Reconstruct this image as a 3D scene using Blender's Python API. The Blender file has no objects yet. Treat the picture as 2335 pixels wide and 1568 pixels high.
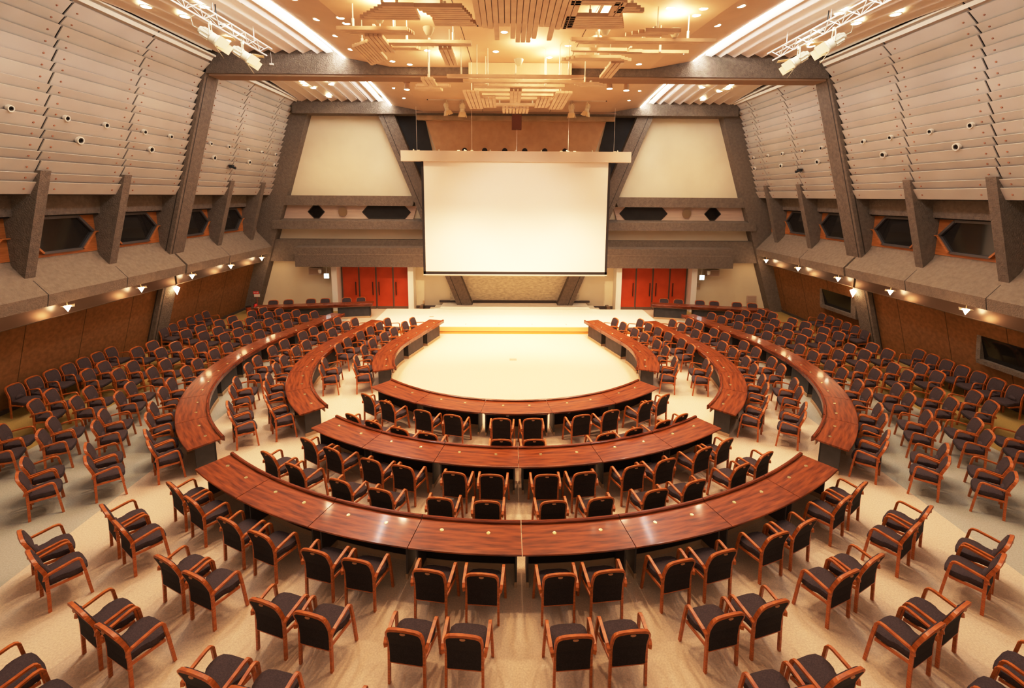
import bpy, bmesh, math, random
from mathutils import Vector, Matrix, Euler
sc = bpy.context.scene
COL = sc.collection
random.seed(11)
PI = math.pi

# ------------------------------------------------------------------ materials
def mat(name, color, rough=0.6, spec=0.4, metal=0.0, coat=0.0, emit=None, emit_s=0.0):
    m = bpy.data.materials.new(name); m.use_nodes = True
    b = m.node_tree.nodes['Principled BSDF']
    b.inputs['Base Color'].default_value = (*color, 1)
    b.inputs['Roughness'].default_value = rough
    b.inputs['Metallic'].default_value = metal
    b.inputs['Specular IOR Level'].default_value = spec
    b.inputs['Coat Weight'].default_value = coat
    b.inputs['Coat Roughness'].default_value = 0.08
    if emit:
        b.inputs['Emission Color'].default_value = (*emit, 1)
        b.inputs['Emission Strength'].default_value = emit_s
    return m
def nodes(m): return m.node_tree.nodes, m.node_tree.links, m.node_tree.nodes['Principled BSDF']
def noise_mix(m, c1, c2, scale, detail=4, vec_scale=None, lo=0.35, hi=0.65, bump=0.0, bump_scale=None, dist=0.02):
    N, L, b = nodes(m)
    tc = N.new('ShaderNodeTexCoord'); src = tc.outputs['Object']
    if vec_scale:
        mp = N.new('ShaderNodeMapping'); mp.inputs['Scale'].default_value = vec_scale
        L.new(src, mp.inputs['Vector']); src = mp.outputs['Vector']
    n = N.new('ShaderNodeTexNoise'); n.inputs['Scale'].default_value = scale; n.inputs['Detail'].default_value = detail
    L.new(src, n.inputs['Vector'])
    r = N.new('ShaderNodeValToRGB')
    r.color_ramp.elements[0].position = lo; r.color_ramp.elements[0].color = (*c1, 1)
    r.color_ramp.elements[1].position = hi; r.color_ramp.elements[1].color = (*c2, 1)
    L.new(n.outputs['Fac'], r.inputs['Fac']); L.new(r.outputs['Color'], b.inputs['Base Color'])
    if bump:
        n2 = N.new('ShaderNodeTexNoise'); n2.inputs['Scale'].default_value = bump_scale or scale*3; n2.inputs['Detail'].default_value = 3
        L.new(src, n2.inputs['Vector'])
        bp = N.new('ShaderNodeBump'); bp.inputs['Strength'].default_value = bump; bp.inputs['Distance'].default_value = dist
        L.new(n2.outputs['Fac'], bp.inputs['Height']); L.new(bp.outputs['Normal'], b.inputs['Normal'])
    return m
M = {}
M['desk'] = noise_mix(mat('desk_wood', (.2,.05,.02), .3, .45, coat=.3), (.10,.017,.004), (.35,.085,.018), 2.2, 6, (1.0,9,3), .3, .72)
M['desk_edge'] = noise_mix(mat('desk_edge_wood', (.16,.04,.015), .25, .5, coat=.3), (.10,.018,.006), (.24,.055,.016), 2.0, 4, (1.2,14,6))
M['frame'] = noise_mix(mat('chair_wood', (.45,.13,.03), .38, .5), (.36,.085,.014), (.56,.155,.028), 6, 4, (2,2,9))
M['fabric'] = noise_mix(mat('seat_fabric', (.06,.04,.04), .85, .25), (.050,.031,.032), (.082,.052,.052), 60, 2, None, .3, .7, .15, 350, .002)
M['backfab'] = noise_mix(mat('back_fabric', (.02,.015,.016), .8, .2), (.017,.012,.013), (.028,.02,.021), 70, 2)
M['slot'] = mat('slot_dark', (.02,.012,.01), .7)
M['slotlit'] = mat('slot_lit_lip_wood', (.5,.22,.09), .4)
M['panel'] = noise_mix(mat('grey_laminate', (.06,.055,.055), .55, .35), (.052,.047,.047), (.07,.063,.062), 5, 3)
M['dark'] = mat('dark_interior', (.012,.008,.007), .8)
M['plinth'] = mat('tan_plinth', (.52,.36,.22), .6)
M['apron'] = mat('tan_apron', (.42,.27,.17), .55)
M['brass'] = mat('brass', (.85,.68,.38), .25, .5, metal=.9)
M['conc'] = noise_mix(mat('rough_concrete', (.24,.17,.115), .93, .15), (.165,.125,.092), (.225,.172,.128), 9.0, 8, None, .3, .7, 1.0, 26, .03)
M['conc_l'] = noise_mix(mat('pale_concrete', (.34,.26,.19), .93, .15), (.235,.18,.13), (.30,.232,.168), 9.0, 8, None, .3, .7, .9, 30, .025)
M['groove'] = mat('joint_dark', (.05,.035,.025), .8)
M['cream'] = noise_mix(mat('cream_plaster', (.8,.7,.52), .8, .2), (.76,.64,.45), (.82,.70,.50), .6, 3)
M['stripwall'] = noise_mix(mat('pinkish_board', (.6,.46,.36), .7, .2), (.56,.42,.33), (.64,.49,.38), 1.2, 4, (1,1,14))
M['relief'] = noise_mix(mat('relief_plaster', (.72,.62,.46), .85, .2), (.56,.47,.33), (.78,.68,.5), 5, 6, (1,1,3), .35, .65, .6, 9, .03)
M['brownwall'] = noise_mix(mat('brown_cloth_wall', (.42,.21,.08), .85, .15), (.60,.36,.19), (.66,.41,.22), 3, 5)
M['header'] = noise_mix(mat('header_board', (.6,.42,.24), .7, .2), (.52,.36,.2), (.66,.47,.27), 2, 4)
M['black'] = noise_mix(mat('black_panel', (.02,.016,.014), .6, .3), (.018,.013,.011), (.026,.02,.017), 2, 3)
M['glassdark'] = mat('dark_glass', (.012,.010,.009), .06, .5)
M['winwood'] = noise_mix(mat('window_wood', (.4,.15,.04), .4, .4), (.34,.11,.025), (.46,.17,.045), 3, 4, (1,1,12))
M['winframe'] = mat('window_metal', (.10,.085,.08), .4, .5, metal=.3)
M['door'] = noise_mix(mat('red_door', (.52,.07,.015), .5, .35), (.50,.062,.012), (.58,.078,.018), 2, 3)
M['steel'] = mat('brown_steel', (.22,.16,.11), .4, .5, metal=.6)
M['handle'] = mat('dark_handle', (.06,.015,.008), .4)
M['white'] = mat('white_paint', (.86,.80,.70), .6, .3)
M['board'] = noise_mix(mat('wall_board', (.72,.61,.49), .6, .3), (.50,.44,.375), (.56,.495,.425), .8, 2)
M['button'] = mat('board_button', (.30,.11,.05), .5)
M['screen'] = mat('screen_cloth', (.94,.86,.76), .9, .1)
M['screencase'] = mat('screen_case', (.66,.52,.40), .5, .3)
M['blackborder'] = mat('screen_border', (.03,.02,.017), .7)
M['stage'] = noise_mix(mat('stage_carpet', (.84,.74,.58), .9, .1), (.80,.69,.53), (.87,.77,.61), 40, 2)
M['stagewood'] = mat('stage_fascia_wood', (.80,.45,.16), .45, .4)
M['stagewood2'] = mat('stage_base_wood', (.72,.30,.07), .45, .4)
M['ceil'] = noise_mix(mat('ceiling_board', (.66,.49,.34), .7, .25), (.63,.46,.31), (.69,.51,.35), .8, 3)
M['slatboard'] = mat('ceiling_slat', (.72,.62,.54), .5, .3)
M['slatgap'] = mat('ceiling_gap', (.30,.19,.11), .8)
M['hang'] = noise_mix(mat('hanging_board', (.70,.52,.36), .55, .35), (.64,.47,.32), (.74,.56,.39), 3, 3)
M['rod'] = mat('white_rod', (.85,.78,.66), .4, .4, metal=.2)
M['lampbody'] = mat('cream_lamp_body', (.82,.74,.56), .45, .4)
M['flap'] = mat('lamp_flap', (.85,.68,.42), .5, .3)
M['glow'] = mat('lamp_glow', (1,.9,.75), .5, emit=(1,.86,.62), emit_s=30)
M['glow2'] = mat('wall_lamp_glow', (1,.9,.75), .5, emit=(1,.84,.58), emit_s=25)
M['cove'] = mat('cove_tube', (1,1,1), .5, emit=(.95,.98,1.0), emit_s=30)
M['exit'] = mat('exit_sign_glow', (.7,.95,.95), .5, emit=(.72,.97,1.0), emit_s=4)
M['exitgreen'] = mat('exit_sign_green', (.1,.5,.35), .5, emit=(.1,.6,.45), emit_s=1.0)
M['red'] = mat('red_paint', (.75,.02,.01), .35, .5)
M['redcup'] = mat('bin_red_brown', (.36,.06,.015), .5)
M['label_white'] = mat('sign_white', (.85,.72,.62), .6)
M['disc'] = mat('disc_metal', (.6,.45,.28), .28, .5, metal=.9)
M['boxbrown'] = mat('brown_cloth_box', (.16,.055,.035), .8)
M['glassclear'] = mat('lamp_glass', (.8,.62,.45), .15, .5)
M['steelw'] = mat('white_steel', (.80,.74,.66), .4, .5, metal=.3)
M['cable'] = mat('black_cable', (.02,.02,.02), .6)
M['base'] = mat('dark_baseboard', (.10,.07,.055), .6)
M['bronze'] = mat('bronze_band', (.16,.105,.075), .32, .5, metal=.7)
M['capm'] = mat('tan_cap', (.5,.36,.25), .5)

def carpet():
    m = mat('carpet', (.7,.5,.33), .95, .1)
    N, L, b = nodes(m)
    g = N.new('ShaderNodeNewGeometry'); sx = N.new('ShaderNodeSeparateXYZ'); L.new(g.outputs['Position'], sx.inputs[0])
    def mth(op, a, bb):
        n = N.new('ShaderNodeMath'); n.operation = op
        for i, v in enumerate((a, bb)):
            if v is None: continue
            if isinstance(v, (int, float)): n.inputs[i].default_value = v
            else: L.new(v, n.inputs[i])
        return n.outputs[0]
    ax = mth('ABSOLUTE', mth('SUBTRACT', sx.outputs['X'], .08), None)
    grey = mth('GREATER_THAN', ax, 7.92)
    lim = mth('SUBTRACT', 11.38, mth('MULTIPLY', mth('MAXIMUM', mth('SUBTRACT', sx.outputs['Y'], 12.2), 0.0), .34))
    green = mth('GREATER_THAN', ax, mth('MAXIMUM', lim, 7.93))
    n = N.new('ShaderNodeTexNoise'); n.inputs['Scale'].default_value = 45; n.inputs['Detail'].default_value = 3
    L.new(g.outputs['Position'], n.inputs['Vector'])
    n3 = N.new('ShaderNodeTexNoise'); n3.inputs['Scale'].default_value = 1.3; n3.inputs['Detail'].default_value = 3
    L.new(g.outputs['Position'], n3.inputs['Vector'])
    def mix(fac, c1, c2, mode='MIX'):
        x = N.new('ShaderNodeMix'); x.data_type = 'RGBA'; x.blend_type = mode
        if isinstance(fac, float): x.inputs['Factor'].default_value = fac
        else: L.new(fac, x.inputs['Factor'])
        for k, c in ((6, c1), (7, c2)):
            if isinstance(c, tuple): x.inputs[k].default_value = (*c, 1)
            else: L.new(c, x.inputs[k])
        return x.outputs[2]
    c = mix(grey, (.74,.56,.40), (.46,.43,.35))
    c = mix(green, c, (.40,.275,.085))
    r = N.new('ShaderNodeValToRGB'); r.color_ramp.elements[0].color = (.84,.84,.84,1); r.color_ramp.elements[1].color = (1.08,1.08,1.08,1)
    r.color_ramp.elements[0].position = .3; r.color_ramp.elements[1].position = .7
    L.new(n.outputs['Fac'], r.inputs['Fac'])
    c = mix(1.0, c, r.outputs['Color'], 'MULTIPLY')
    L.new(c, b.inputs['Base Color'])
    bp = N.new('ShaderNodeBump'); bp.inputs['Strength'].default_value = .2; bp.inputs['Distance'].default_value = .01
    L.new(n.outputs['Fac'], bp.inputs['Height']); L.new(bp.outputs['Normal'], b.inputs['Normal'])
    return m
M['carpet'] = carpet()
def curtain():
    m = mat('brown_wall_cloth', (.28,.12,.04), .85, .15)
    N, L, b = nodes(m)
    g = N.new('ShaderNodeNewGeometry'); sx = N.new('ShaderNodeSeparateXYZ'); L.new(g.outputs['Position'], sx.inputs[0])
    md = N.new('ShaderNodeMath'); md.operation = 'MODULO'; md.inputs[1].default_value = 1.74
    ad = N.new('ShaderNodeMath'); ad.operation = 'ADD'; ad.inputs[1].default_value = .50
    L.new(sx.outputs['Y'], ad.inputs[0]); L.new(ad.outputs[0], md.inputs[0])
    lt = N.new('ShaderNodeMath'); lt.operation = 'LESS_THAN'; lt.inputs[1].default_value = .022; L.new(md.outputs[0], lt.inputs[0])
    n = N.new('ShaderNodeTexNoise'); n.inputs['Scale'].default_value = 9; n.inputs['Detail'].default_value = 6
    L.new(g.outputs['Position'], n.inputs['Vector'])
    r = N.new('ShaderNodeValToRGB'); r.color_ramp.elements[0].color = (.20,.085,.027,1); r.color_ramp.elements[1].color = (.29,.125,.042,1)
    r.color_ramp.elements[0].position = .3; r.color_ramp.elements[1].position = .7
    L.new(n.outputs['Fac'], r.inputs['Fac'])
    x = N.new('ShaderNodeMix'); x.data_type = 'RGBA'; L.new(lt.outputs[0], x.inputs['Factor'])
    L.new(r.outputs['Color'], x.inputs[6]); x.inputs[7].default_value = (.08,.035,.012,1)
    L.new(x.outputs[2], b.inputs['Base Color'])
    return m
M['curtain'] = curtain()

# ------------------------------------------------------------------ mesh builder
class MB:
    def __init__(s): s.v = []; s.f = []; s.mi = []; s.cur = 0
    def add(s, vs, fs):
        o = len(s.v); s.v += [tuple(p) for p in vs]
        for f in fs: s.f.append([i+o for i in f]); s.mi.append(s.cur)
    def box(s, c, d, R=None):
        vs = []
        for x in (-.5,.5):
            for y in (-.5,.5):
                for z in (-.5,.5):
                    p = Vector((x*d[0], y*d[1], z*d[2]))
                    if R is not None: p = R @ p
                    vs.append(p + Vector(c))
        s.add(vs, [(0,1,3,2),(4,6,7,5),(0,4,5,1),(2,3,7,6),(0,2,6,4),(1,5,7,3)])
    def loft(s, rings, closed=True, cap=True):
        n = len(rings[0]); vs = [p for r in rings for p in r]; fs = []
        for k in range(len(rings)-1):
            for i in range(n if closed else n-1):
                j = (i+1) % n
                fs.append((k*n+i, k*n+j, (k+1)*n+j, (k+1)*n+i))
        if cap and closed:
            fs.append(tuple(range(n))[::-1]); fs.append(tuple((len(rings)-1)*n+i for i in range(n)))
        s.add(vs, fs)
    def prism(s, poly, fa, a, b):   # poly of 2-D points, fa(u,v,t)->xyz
        s.loft([[fa(u,v,a) for u,v in poly], [fa(u,v,b) for u,v in poly]])
    def tube(s, pts, r, n=8, up=None, rect=None):
        pts = [Vector(p) for p in pts]; rings = []
        for i, p in enumerate(pts):
            t = (pts[min(i+1,len(pts)-1)] - pts[max(i-1,0)]).normalized()
            u = Vector(up) if up else (Vector((0,0,1)) if abs(t.z) < .9 else Vector((1,0,0)))
            a = t.cross(u).normalized(); bb = a.cross(t).normalized()
            if rect:
                w, h = rect; rings.append([p+a*w*sx/2+bb*h*sy/2 for sx,sy in ((-1,-1),(1,-1),(1,1),(-1,1))])
            else:
                rr = r[i] if isinstance(r,(list,tuple)) else r
                rings.append([p + a*rr*math.cos(2*PI*k/n) + bb*rr*math.sin(2*PI*k/n) for k in range(n)])
        s.loft(rings)
    def lathe(s, prof, n=16, c=(0,0,0), R=None):
        rings = []
        for r, z in prof:
            ring = []
            for k in range(n):
                p = Vector((r*math.cos(2*PI*k/n), r*math.sin(2*PI*k/n), z))
                if R is not None: p = R @ p
                ring.append(p + Vector(c))
            rings.append(ring)
        s.loft(rings)
    def build(s, name, m, parent=None, smooth=False, loc=None):
        me = bpy.data.meshes.new(name); me.from_pydata(s.v, [], s.f)
        ms = m if isinstance(m, (list,tuple)) else [m]
        for x in ms: me.materials.append(M[x])
        for p, i in zip(me.polygons, s.mi): p.material_index = min(i, len(ms)-1)
        bm = bmesh.new(); bm.from_mesh(me); bmesh.ops.recalc_face_normals(bm, faces=bm.faces); bm.to_mesh(me); bm.free()
        if smooth:
            for p in me.polygons: p.use_smooth = True
            me.set_sharp_from_angle(angle=math.radians(40))
        o = bpy.data.objects.new(name, me); COL.objects.link(o)
        if parent: o.parent = parent
        if loc: o.location = loc
        return o
def struct(o): o['kind'] = 'structure'; return o
def tag(o, label, cat, group=None):
    o['label'] = label; o['category'] = cat
    if group: o['group'] = group
    return o
def thing(name, label, cat, loc=(0,0,0), rotz=0, group=None):
    o = bpy.data.objects.new(name, None); o.empty_display_size = .2; COL.objects.link(o)
    o.location = loc; o.rotation_euler = (0,0,rotz)
    return tag(o, label, cat, group)
def dup(root, loc, rotz, label=None, group=None, scale=None):
    r = root.copy(); COL.objects.link(r); r.location = loc; r.rotation_euler = (0,0,rotz)
    if label: r['label'] = label
    if group: r['group'] = group
    if scale: r.scale = scale
    for ch in list(root.children):
        c = ch.copy(); COL.objects.link(c); c.parent = r
        for g in list(ch.children):
            d = g.copy(); COL.objects.link(d); d.parent = c
    return r
ORD = ['first','second','third','fourth','fifth','sixth','seventh','eighth','ninth','tenth','eleventh','twelfth','thirteenth','fourteenth','fifteenth','sixteenth','seventeenth']

# ------------------------------------------------------------------ camera (shifted lens)
XC = .187
cam = bpy.data.cameras.new('camera'); co = bpy.data.objects.new('camera', cam); COL.objects.link(co)
cam.sensor_width = 36; cam.sensor_fit = 'HORIZONTAL'; cam.lens = 1020/2335*36
cam.shift_y = -187.43/2335; cam.clip_end = 200
th, ps, ro = .14625, .01015, -.006136
F = Vector((math.sin(ps)*math.cos(th), math.cos(ps)*math.cos(th), -math.sin(th)))
R0 = Vector((math.cos(ps), -math.sin(ps), 0)); D0 = F.cross(R0)
Rr = R0*math.cos(ro) + D0*math.sin(ro); Dn = -R0*math.sin(ro) + D0*math.cos(ro)
mw = Matrix((Rr, -Dn, -F)).transposed().to_4x4(); mw.translation = Vector((-XC, 0, 5.9))
co.matrix_world = mw
sc.camera = co

XA = .2            # axis of the building
XS = .1            # axis of the seating
Y0 = 16.12         # centre of the front desk arcs

# ------------------------------------------------------------------ floor and stage
b = MB(); b.box((XA,9,-.1), (34,34,.2)); struct(b.build('floor', 'carpet'))
st = MB()
st.cur = 0; st.box((XA,20.15,.315), (12.7,3.0,.03)); st.box((XA,22.3,.315), (7.5,1.35,.03))
st.cur = 1; st.box((XA,18.67,.21), (12.6,.04,.18)); st.box((XA-6.3,20.15,.21), (.04,2.9,.18)); st.box((XA+6.3,20.15,.21), (.04,2.9,.18))
st.box((XA,21.62,.15),(12.6,.04,.3))
st.cur = 2; st.box((XA,18.69,.06), (12.55,.04,.12)); st.box((XA-6.28,20.15,.06), (.04,2.9,.12)); st.box((XA+6.28,20.15,.06), (.04,2.9,.12))
stg = st.build('stage_platform', ['stage','stagewood','stagewood2'])
tag(stg, 'low beige carpeted stage platform with orange wood front below the screen', 'stage')
for sx in (-1,1):
    b = MB(); b.box((XA+sx*3.95,22.35,.105), (.36,1.2,.21)); b.box((XA+sx*4.27,22.35,.05), (.28,1.2,.10))
    o = b.build('stage_step', 'stage'); tag(o, 'carpeted pair of steps at the %s end of the stage by the back wall' % ('left' if sx<0 else 'right'), 'steps')
for i, x in enumerate((-2.0,-.55,.9,2.4)):
    b = MB(); b.box((x,19.0,.335), (.03,.16,.008))
    tag(b.build('stage_mark', 'capm'), 'tiny tan marking strip near the stage edge, %s from left' % ORD[i], 'marking', 'marking strips along the stage edge')
b = MB(); b.box((.03,15.62,.006), (.26,.17,.012)); tag(b.build('floor_outlet', 'capm'), 'small pinkish floor outlet plate in the open beige floor', 'floor outlet')
b = MB(); b.box((-3.7,20.2,.336), (.2,.12,.01)); tag(b.build('stage_outlet', 'capm'), 'small outlet plate on the left part of the stage top', 'floor outlet')
b = MB()
for (cx,cy,dx,dy) in ((0,-.2,.42,.02),(0,.2,.42,.02),(-.2,0,.02,.4),(.2,0,.02,.4)): b.box((-7.8+cx,12.15+cy,.004),(dx,dy,.008))
tag(b.build('floor_hatch', 'groove'), 'square floor hatch outline in the carpet inside the left desk wing', 'floor hatch')

# ------------------------------------------------------------------ front wall
yf = 23.0
b = MB(); b.box((XA,23.2,5.4), (29,.3,11.2)); struct(b.build('wall_front', 'cream'))
def fx(u,v,t): return (u,t,v)
def fpoly(name, pts, y0, y1, m): # polygon in x,z extruded along y
    b = MB(); b.prism(pts, fx, y0, y1); return struct(b.build(name, m))
TN = [0]
def trim(pts, y0, y1, m):
    TN[0] += 1; return fpoly('trim_%d' % TN[0], pts, y0, y1, m)
def wf2(z): return 13.3-.325*z
for sx in (-1,1):
    X = lambda h: XA + sx*h
    # leaning outer frame leg and beam over the panels
    trim([(X(wf2(0)),0),(X(wf2(10.4)),10.4),(X(12.6),10.4),(X(14.6),0)], 22.55, 23.1, 'conc')
    # V column with groove
    trim([(X(2.85+.393*.3),.33),(X(2.85+.393*10.2),10.2),(X(2.07+.393*10.2),10.2),(X(2.07+.393*.3),.33)], 22.45, 23.1, 'conc')
    trim([(X(2.62+.393*.3),.33),(X(2.62+.393*10.2),10.2),(X(2.59+.393*10.2),10.2),(X(2.59+.393*.3),.33)], 22.44, 22.6, 'groove')
    # black triangle
    trim([(X(2.2+.393*10.1),10.1),(X(4.62),10.1),(X(3.8),6.4),(X(2.2+.393*6.4),6.4)], 22.9, 23.06, 'black')
    # beam A, recess, ledge B, beam C, canopy
    trim([(X(5.15),5.37),(X(5.0),5.86),(X(wf2(5.86)),5.86),(X(wf2(5.37)),5.37)], 22.6, 23.1, 'conc')
    trim([(X(5.2),4.70),(X(5.0),5.37),(X(wf2(5.37)),5.37),(X(wf2(4.70)),4.70)], 22.93, 23.1, 'stripwall')
    b = MB(); b.prism([(23.0,4.72),(22.5,4.60),(22.45,4.20),(23.0,4.20)], lambda u,v,t: (t,u,v), X(4.6), X(12.15)); TN[0]+=1; struct(b.build('trim_%d'%TN[0], 'conc'))
    trim([(X(4.7),3.25),(X(4.5),3.66),(X(wf2(3.66)),3.66),(X(wf2(2.5)),2.53),(X(10.4),2.53),(X(10.4),3.25)], 22.7, 23.1, 'conc')
    b = MB(); b.prism([(22.1,2.34),(22.1,3.31),(22.75,3.36),(22.75,2.5)], lambda u,v,t: (t,u,v), X(4.2), X(10.95)); TN[0]+=1; struct(b.build('trim_%d'%TN[0], 'conc'))
    trim([(X(4.2),2.96),(X(4.2),2.985),(X(10.8),2.985),(X(10.8),2.96)], 22.09, 22.3, 'conc_l')
    # door jambs and shadow returns
    dl, dr = 5.45, 8.97
    for h in (dl-.14, dr+.2):
        trim([(X(h-.14),0),(X(h-.14),2.75),(X(h+.14),2.75),(X(h+.14),0)], 22.4, 23.06, 'white')
    # baseboards
    TN[0]+=1
    b = MB(); b.box((X(4.45),23.02,.08),(1.7,.1,.16)); b.box((X(11.0),23.02,.08),(3.4,.1,.16)); b.box((X(3.5),23.02,.40),(.9,.1,.1)); struct(b.build('baseboard_front_%s'%('left' if sx<0 else 'right'), 'base'))
    # door with four leaves
    dn = 1 if sx<0 else 2
    b = MB(); b.box((X((dl+dr)/2),22.98,1.4),(dr-dl+.1,.06,2.8)); droot = struct(b.build('door_%d'%dn, 'steel'))
    w = (dr-dl)/4
    xs = [XA + sx*(dl + w*(i+.5)) for i in range(4)]
    if sx<0: xs = xs[::-1]
    for i, x in enumerate(sorted(xs)):
        b = MB(); b.box((x,22.93,1.48),(w-.09,.05,2.7)); b.cur=1; b.box((x,22.925,.075),(w-.09,.06,.15))
        leaf = b.build('door_leaf', ['door','steel'], droot)
        side = (1,1,-1,-1)[i] if i!=2 else -1
        hx = x + (w/2-.16)*side
        b = MB(); b.tube([(hx,22.84,.75),(hx,22.84,1.45)], .028, 8); b.tube([(hx,22.84,.85),(hx,22.92,.85)], .015, 6); b.tube([(hx,22.84,1.35),(hx,22.92,1.35)], .015, 6)
        b.build('door_handle', 'handle', leaf)
    # window hexagons
    for (hc, hw, m, nn) in ((10.1,.42,'glassdark',0),(6.55,1.22,'black',1)):
        zc_ = 5.04; hh=.32; pts = [(X(hc-hw-.28*0),zc_),(X(hc-hw+.30),zc_+hh),(X(hc+hw-.30),zc_+hh),(X(hc+hw),zc_),(X(hc+hw-.30),zc_-hh),(X(hc-hw+.30),zc_-hh)]
        o = fpoly('window_%d'%(1+nn+(0 if sx<0 else 2)), pts, 22.915, 22.99, m)
        ring = MB()
        for k in range(6):
            p, q = pts[k], pts[(k+1)%6]
            ring.tube([(p[0],22.91,p[1]),(q[0],22.91,q[1])], .018, 4)
        ring.build('window_frame', 'groove', o)
    b = MB(); b.lathe([(0.0,0),(.2,0),(.225,.02),(.225,.05)], 28, (X(8.75),22.90,5.05), Matrix.Rotation(PI/2,3,'X'))
    tag(b.build('wall_disc', 'disc'), 'round brushed metal disc on the %s front balcony strip between hexagon openings' % ('left' if sx<0 else 'right'), 'wall disc')
    # exit sign
    x = X(9.62)
    e = thing('exit_sign', 'small glowing pale exit sign on the wall beside the %s red doors' % ('left' if sx<0 else 'right'), 'exit sign', (x,22.6,1.8))
    b = MB(); b.box((0,0,0),(.25,.08,.25)); b.build('sign_case', 'white', e)
    b = MB(); b.box((0,-.045,0),(.235,.012,.235)); b.build('sign_face', 'exit', e)
    b = MB() # running figure mark
    b.lathe([(0,0),(.02,0),(.02,.006)], 10, (.02,-.052,.065), Matrix.Rotation(PI/2,3,'X'))
    b.tube([(.015,-.054,.04),(-.01,-.054,-.02)], .013, 5); b.tube([(-.01,-.054,-.02),(.03,-.054,-.05),(.02,-.054,-.085)], .010, 5); b.tube([(-.01,-.054,-.02),(-.05,-.054,-.06)], .010, 5); b.tube([(-.04,-.054,.0),(.01,-.054,.03),(.05,-.054,.0)], .009, 5)
    b.build('running_figure', 'exitgreen', e)
    b = MB(); b.tube([(0,.0,.12),(0,.0,.54)], .012, 6); b.build('stem','white', e)
    # speaker and dome camera beneath the canopy
    b = MB(); b.box((X(10.25),22.8,2.02),(.62,.3,.34)); b.cur=1; b.box((X(10.25),22.645,2.02),(.54,.01,.27))
    tag(b.build('wall_speaker', ['stripwall','apron']), 'flat beige loudspeaker box high on the wall under the %s canopy' % ('left' if sx<0 else 'right'), 'loudspeaker')
    b = MB(); b.lathe([(0,-.11),(.05,-.10),(.075,-.05),(.08,.0),(.08,.1),(.03,.12)], 14, (X(9.93),22.5,2.05))
    tag(b.build('dome_camera', 'white', smooth=True), 'small white dome camera hanging beside the wall speaker, %s side' % ('left' if sx<0 else 'right'), 'camera')
# centre recess wall
trim([(XA-4.65,10.1),(XA+4.65,10.1),(XA+2.0,2.2),(XA-2.0,2.2)], 22.96, 23.1, 'brownwall')
trim([(XA-4.85,9.55),(XA-4.85,10.0),(XA+4.85,10.0),(XA+4.85,9.55)], 22.62, 23.0, 'header')
trim([(XA-4.9,9.98),(XA-4.9,10.06),(XA+4.9,10.06),(XA+4.9,9.98)], 22.3, 22.62, 'header')
trim([(XA-3.4,.33),(XA-3.4,3.4),(XA+3.4,3.4),(XA+3.4,.33)], 22.98, 23.09, 'relief')
b = MB(); b.box((XA,22.97,.40),(4.4,.06,.14)); struct(b.build('baseboard_front_centre','base'))
for i in range(6):
    x = -2.35 + i*1.0
    b = MB(); b.lathe([(.0,0),(.11,0),(.135,.015),(.135,.05)], 20, (x,22.95,8.12), Matrix.Rotation(PI/2,3,'X'))
    tag(b.build('air_vent', 'slot'), 'round dark vent above the screen case, %s from left' % ORD[i], 'vent', 'round vents above the screen case')
# second portal beam and coving under the ceiling at the front
b = MB(); b.box((XA,22.6,10.12),(21.4,.7,.74)); TN[0]+=1; struct(b.build('trim_%d'%TN[0], 'conc'))
b = MB(); b.box((XA,22.24,9.83),(9.6,.06,.06))
for i in range(11): b.tube([(XA-4.4+i*.88,22.24,9.85),(XA-4.4+i*.88,22.24,10.2)], .012, 5)
tag(b.build('curtain_rail', 'apron'), 'long thin rail hanging along the ceiling in front of the centre wall', 'rail')
# wall fittings
b = MB(); b.box((XA-4.78,22.98,.36),(.09,.02,.14)); tag(b.build('wall_outlet','header'), 'small wall outlet right of the left red doors', 'outlet')
b = MB(); b.box((9.85,23.03,1.24),(.22,.06,.32)); b.cur=1; b.box((9.85,22.99,1.27),(.12,.02,.12)); tag(b.build('control_box', ['header','capm']), 'beige control box on the wall below the right exit sign', 'control box')
b = MB(); b.box((12.72,22.99,.58),(.5,.03,.36))
b.cur=1
for i in range(6): b.box((12.72,22.97,.45+i*.052),(.44,.012,.012))
tag(b.build('vent_grille', ['stripwall','apron']), 'pale rectangular vent grille low on the right front wall', 'vent')
b = MB(); b.box((13.03,22.97,.19),(.07,.02,.07)); b.box((13.03,22.97,.10),(.07,.02,.07)); tag(b.build('wall_socket','base'), 'two small dark sockets below the vent grille, right front wall', 'outlet')
b = MB(); b.box((-4.62,22.75,.12),(.16,.4,.24)); b.box((-4.70,22.6,.1),(.06,.1,.1)); tag(b.build('door_stop','steel'), 'dark metal block on the floor right of the left red doors', 'door stop')
b = MB(); b.box((5.05,22.75,.12),(.16,.4,.24)); b.box((5.13,22.6,.1),(.06,.1,.1)); tag(b.build('door_stop','steel'), 'dark metal block on the floor left of the right red doors', 'door stop')

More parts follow.
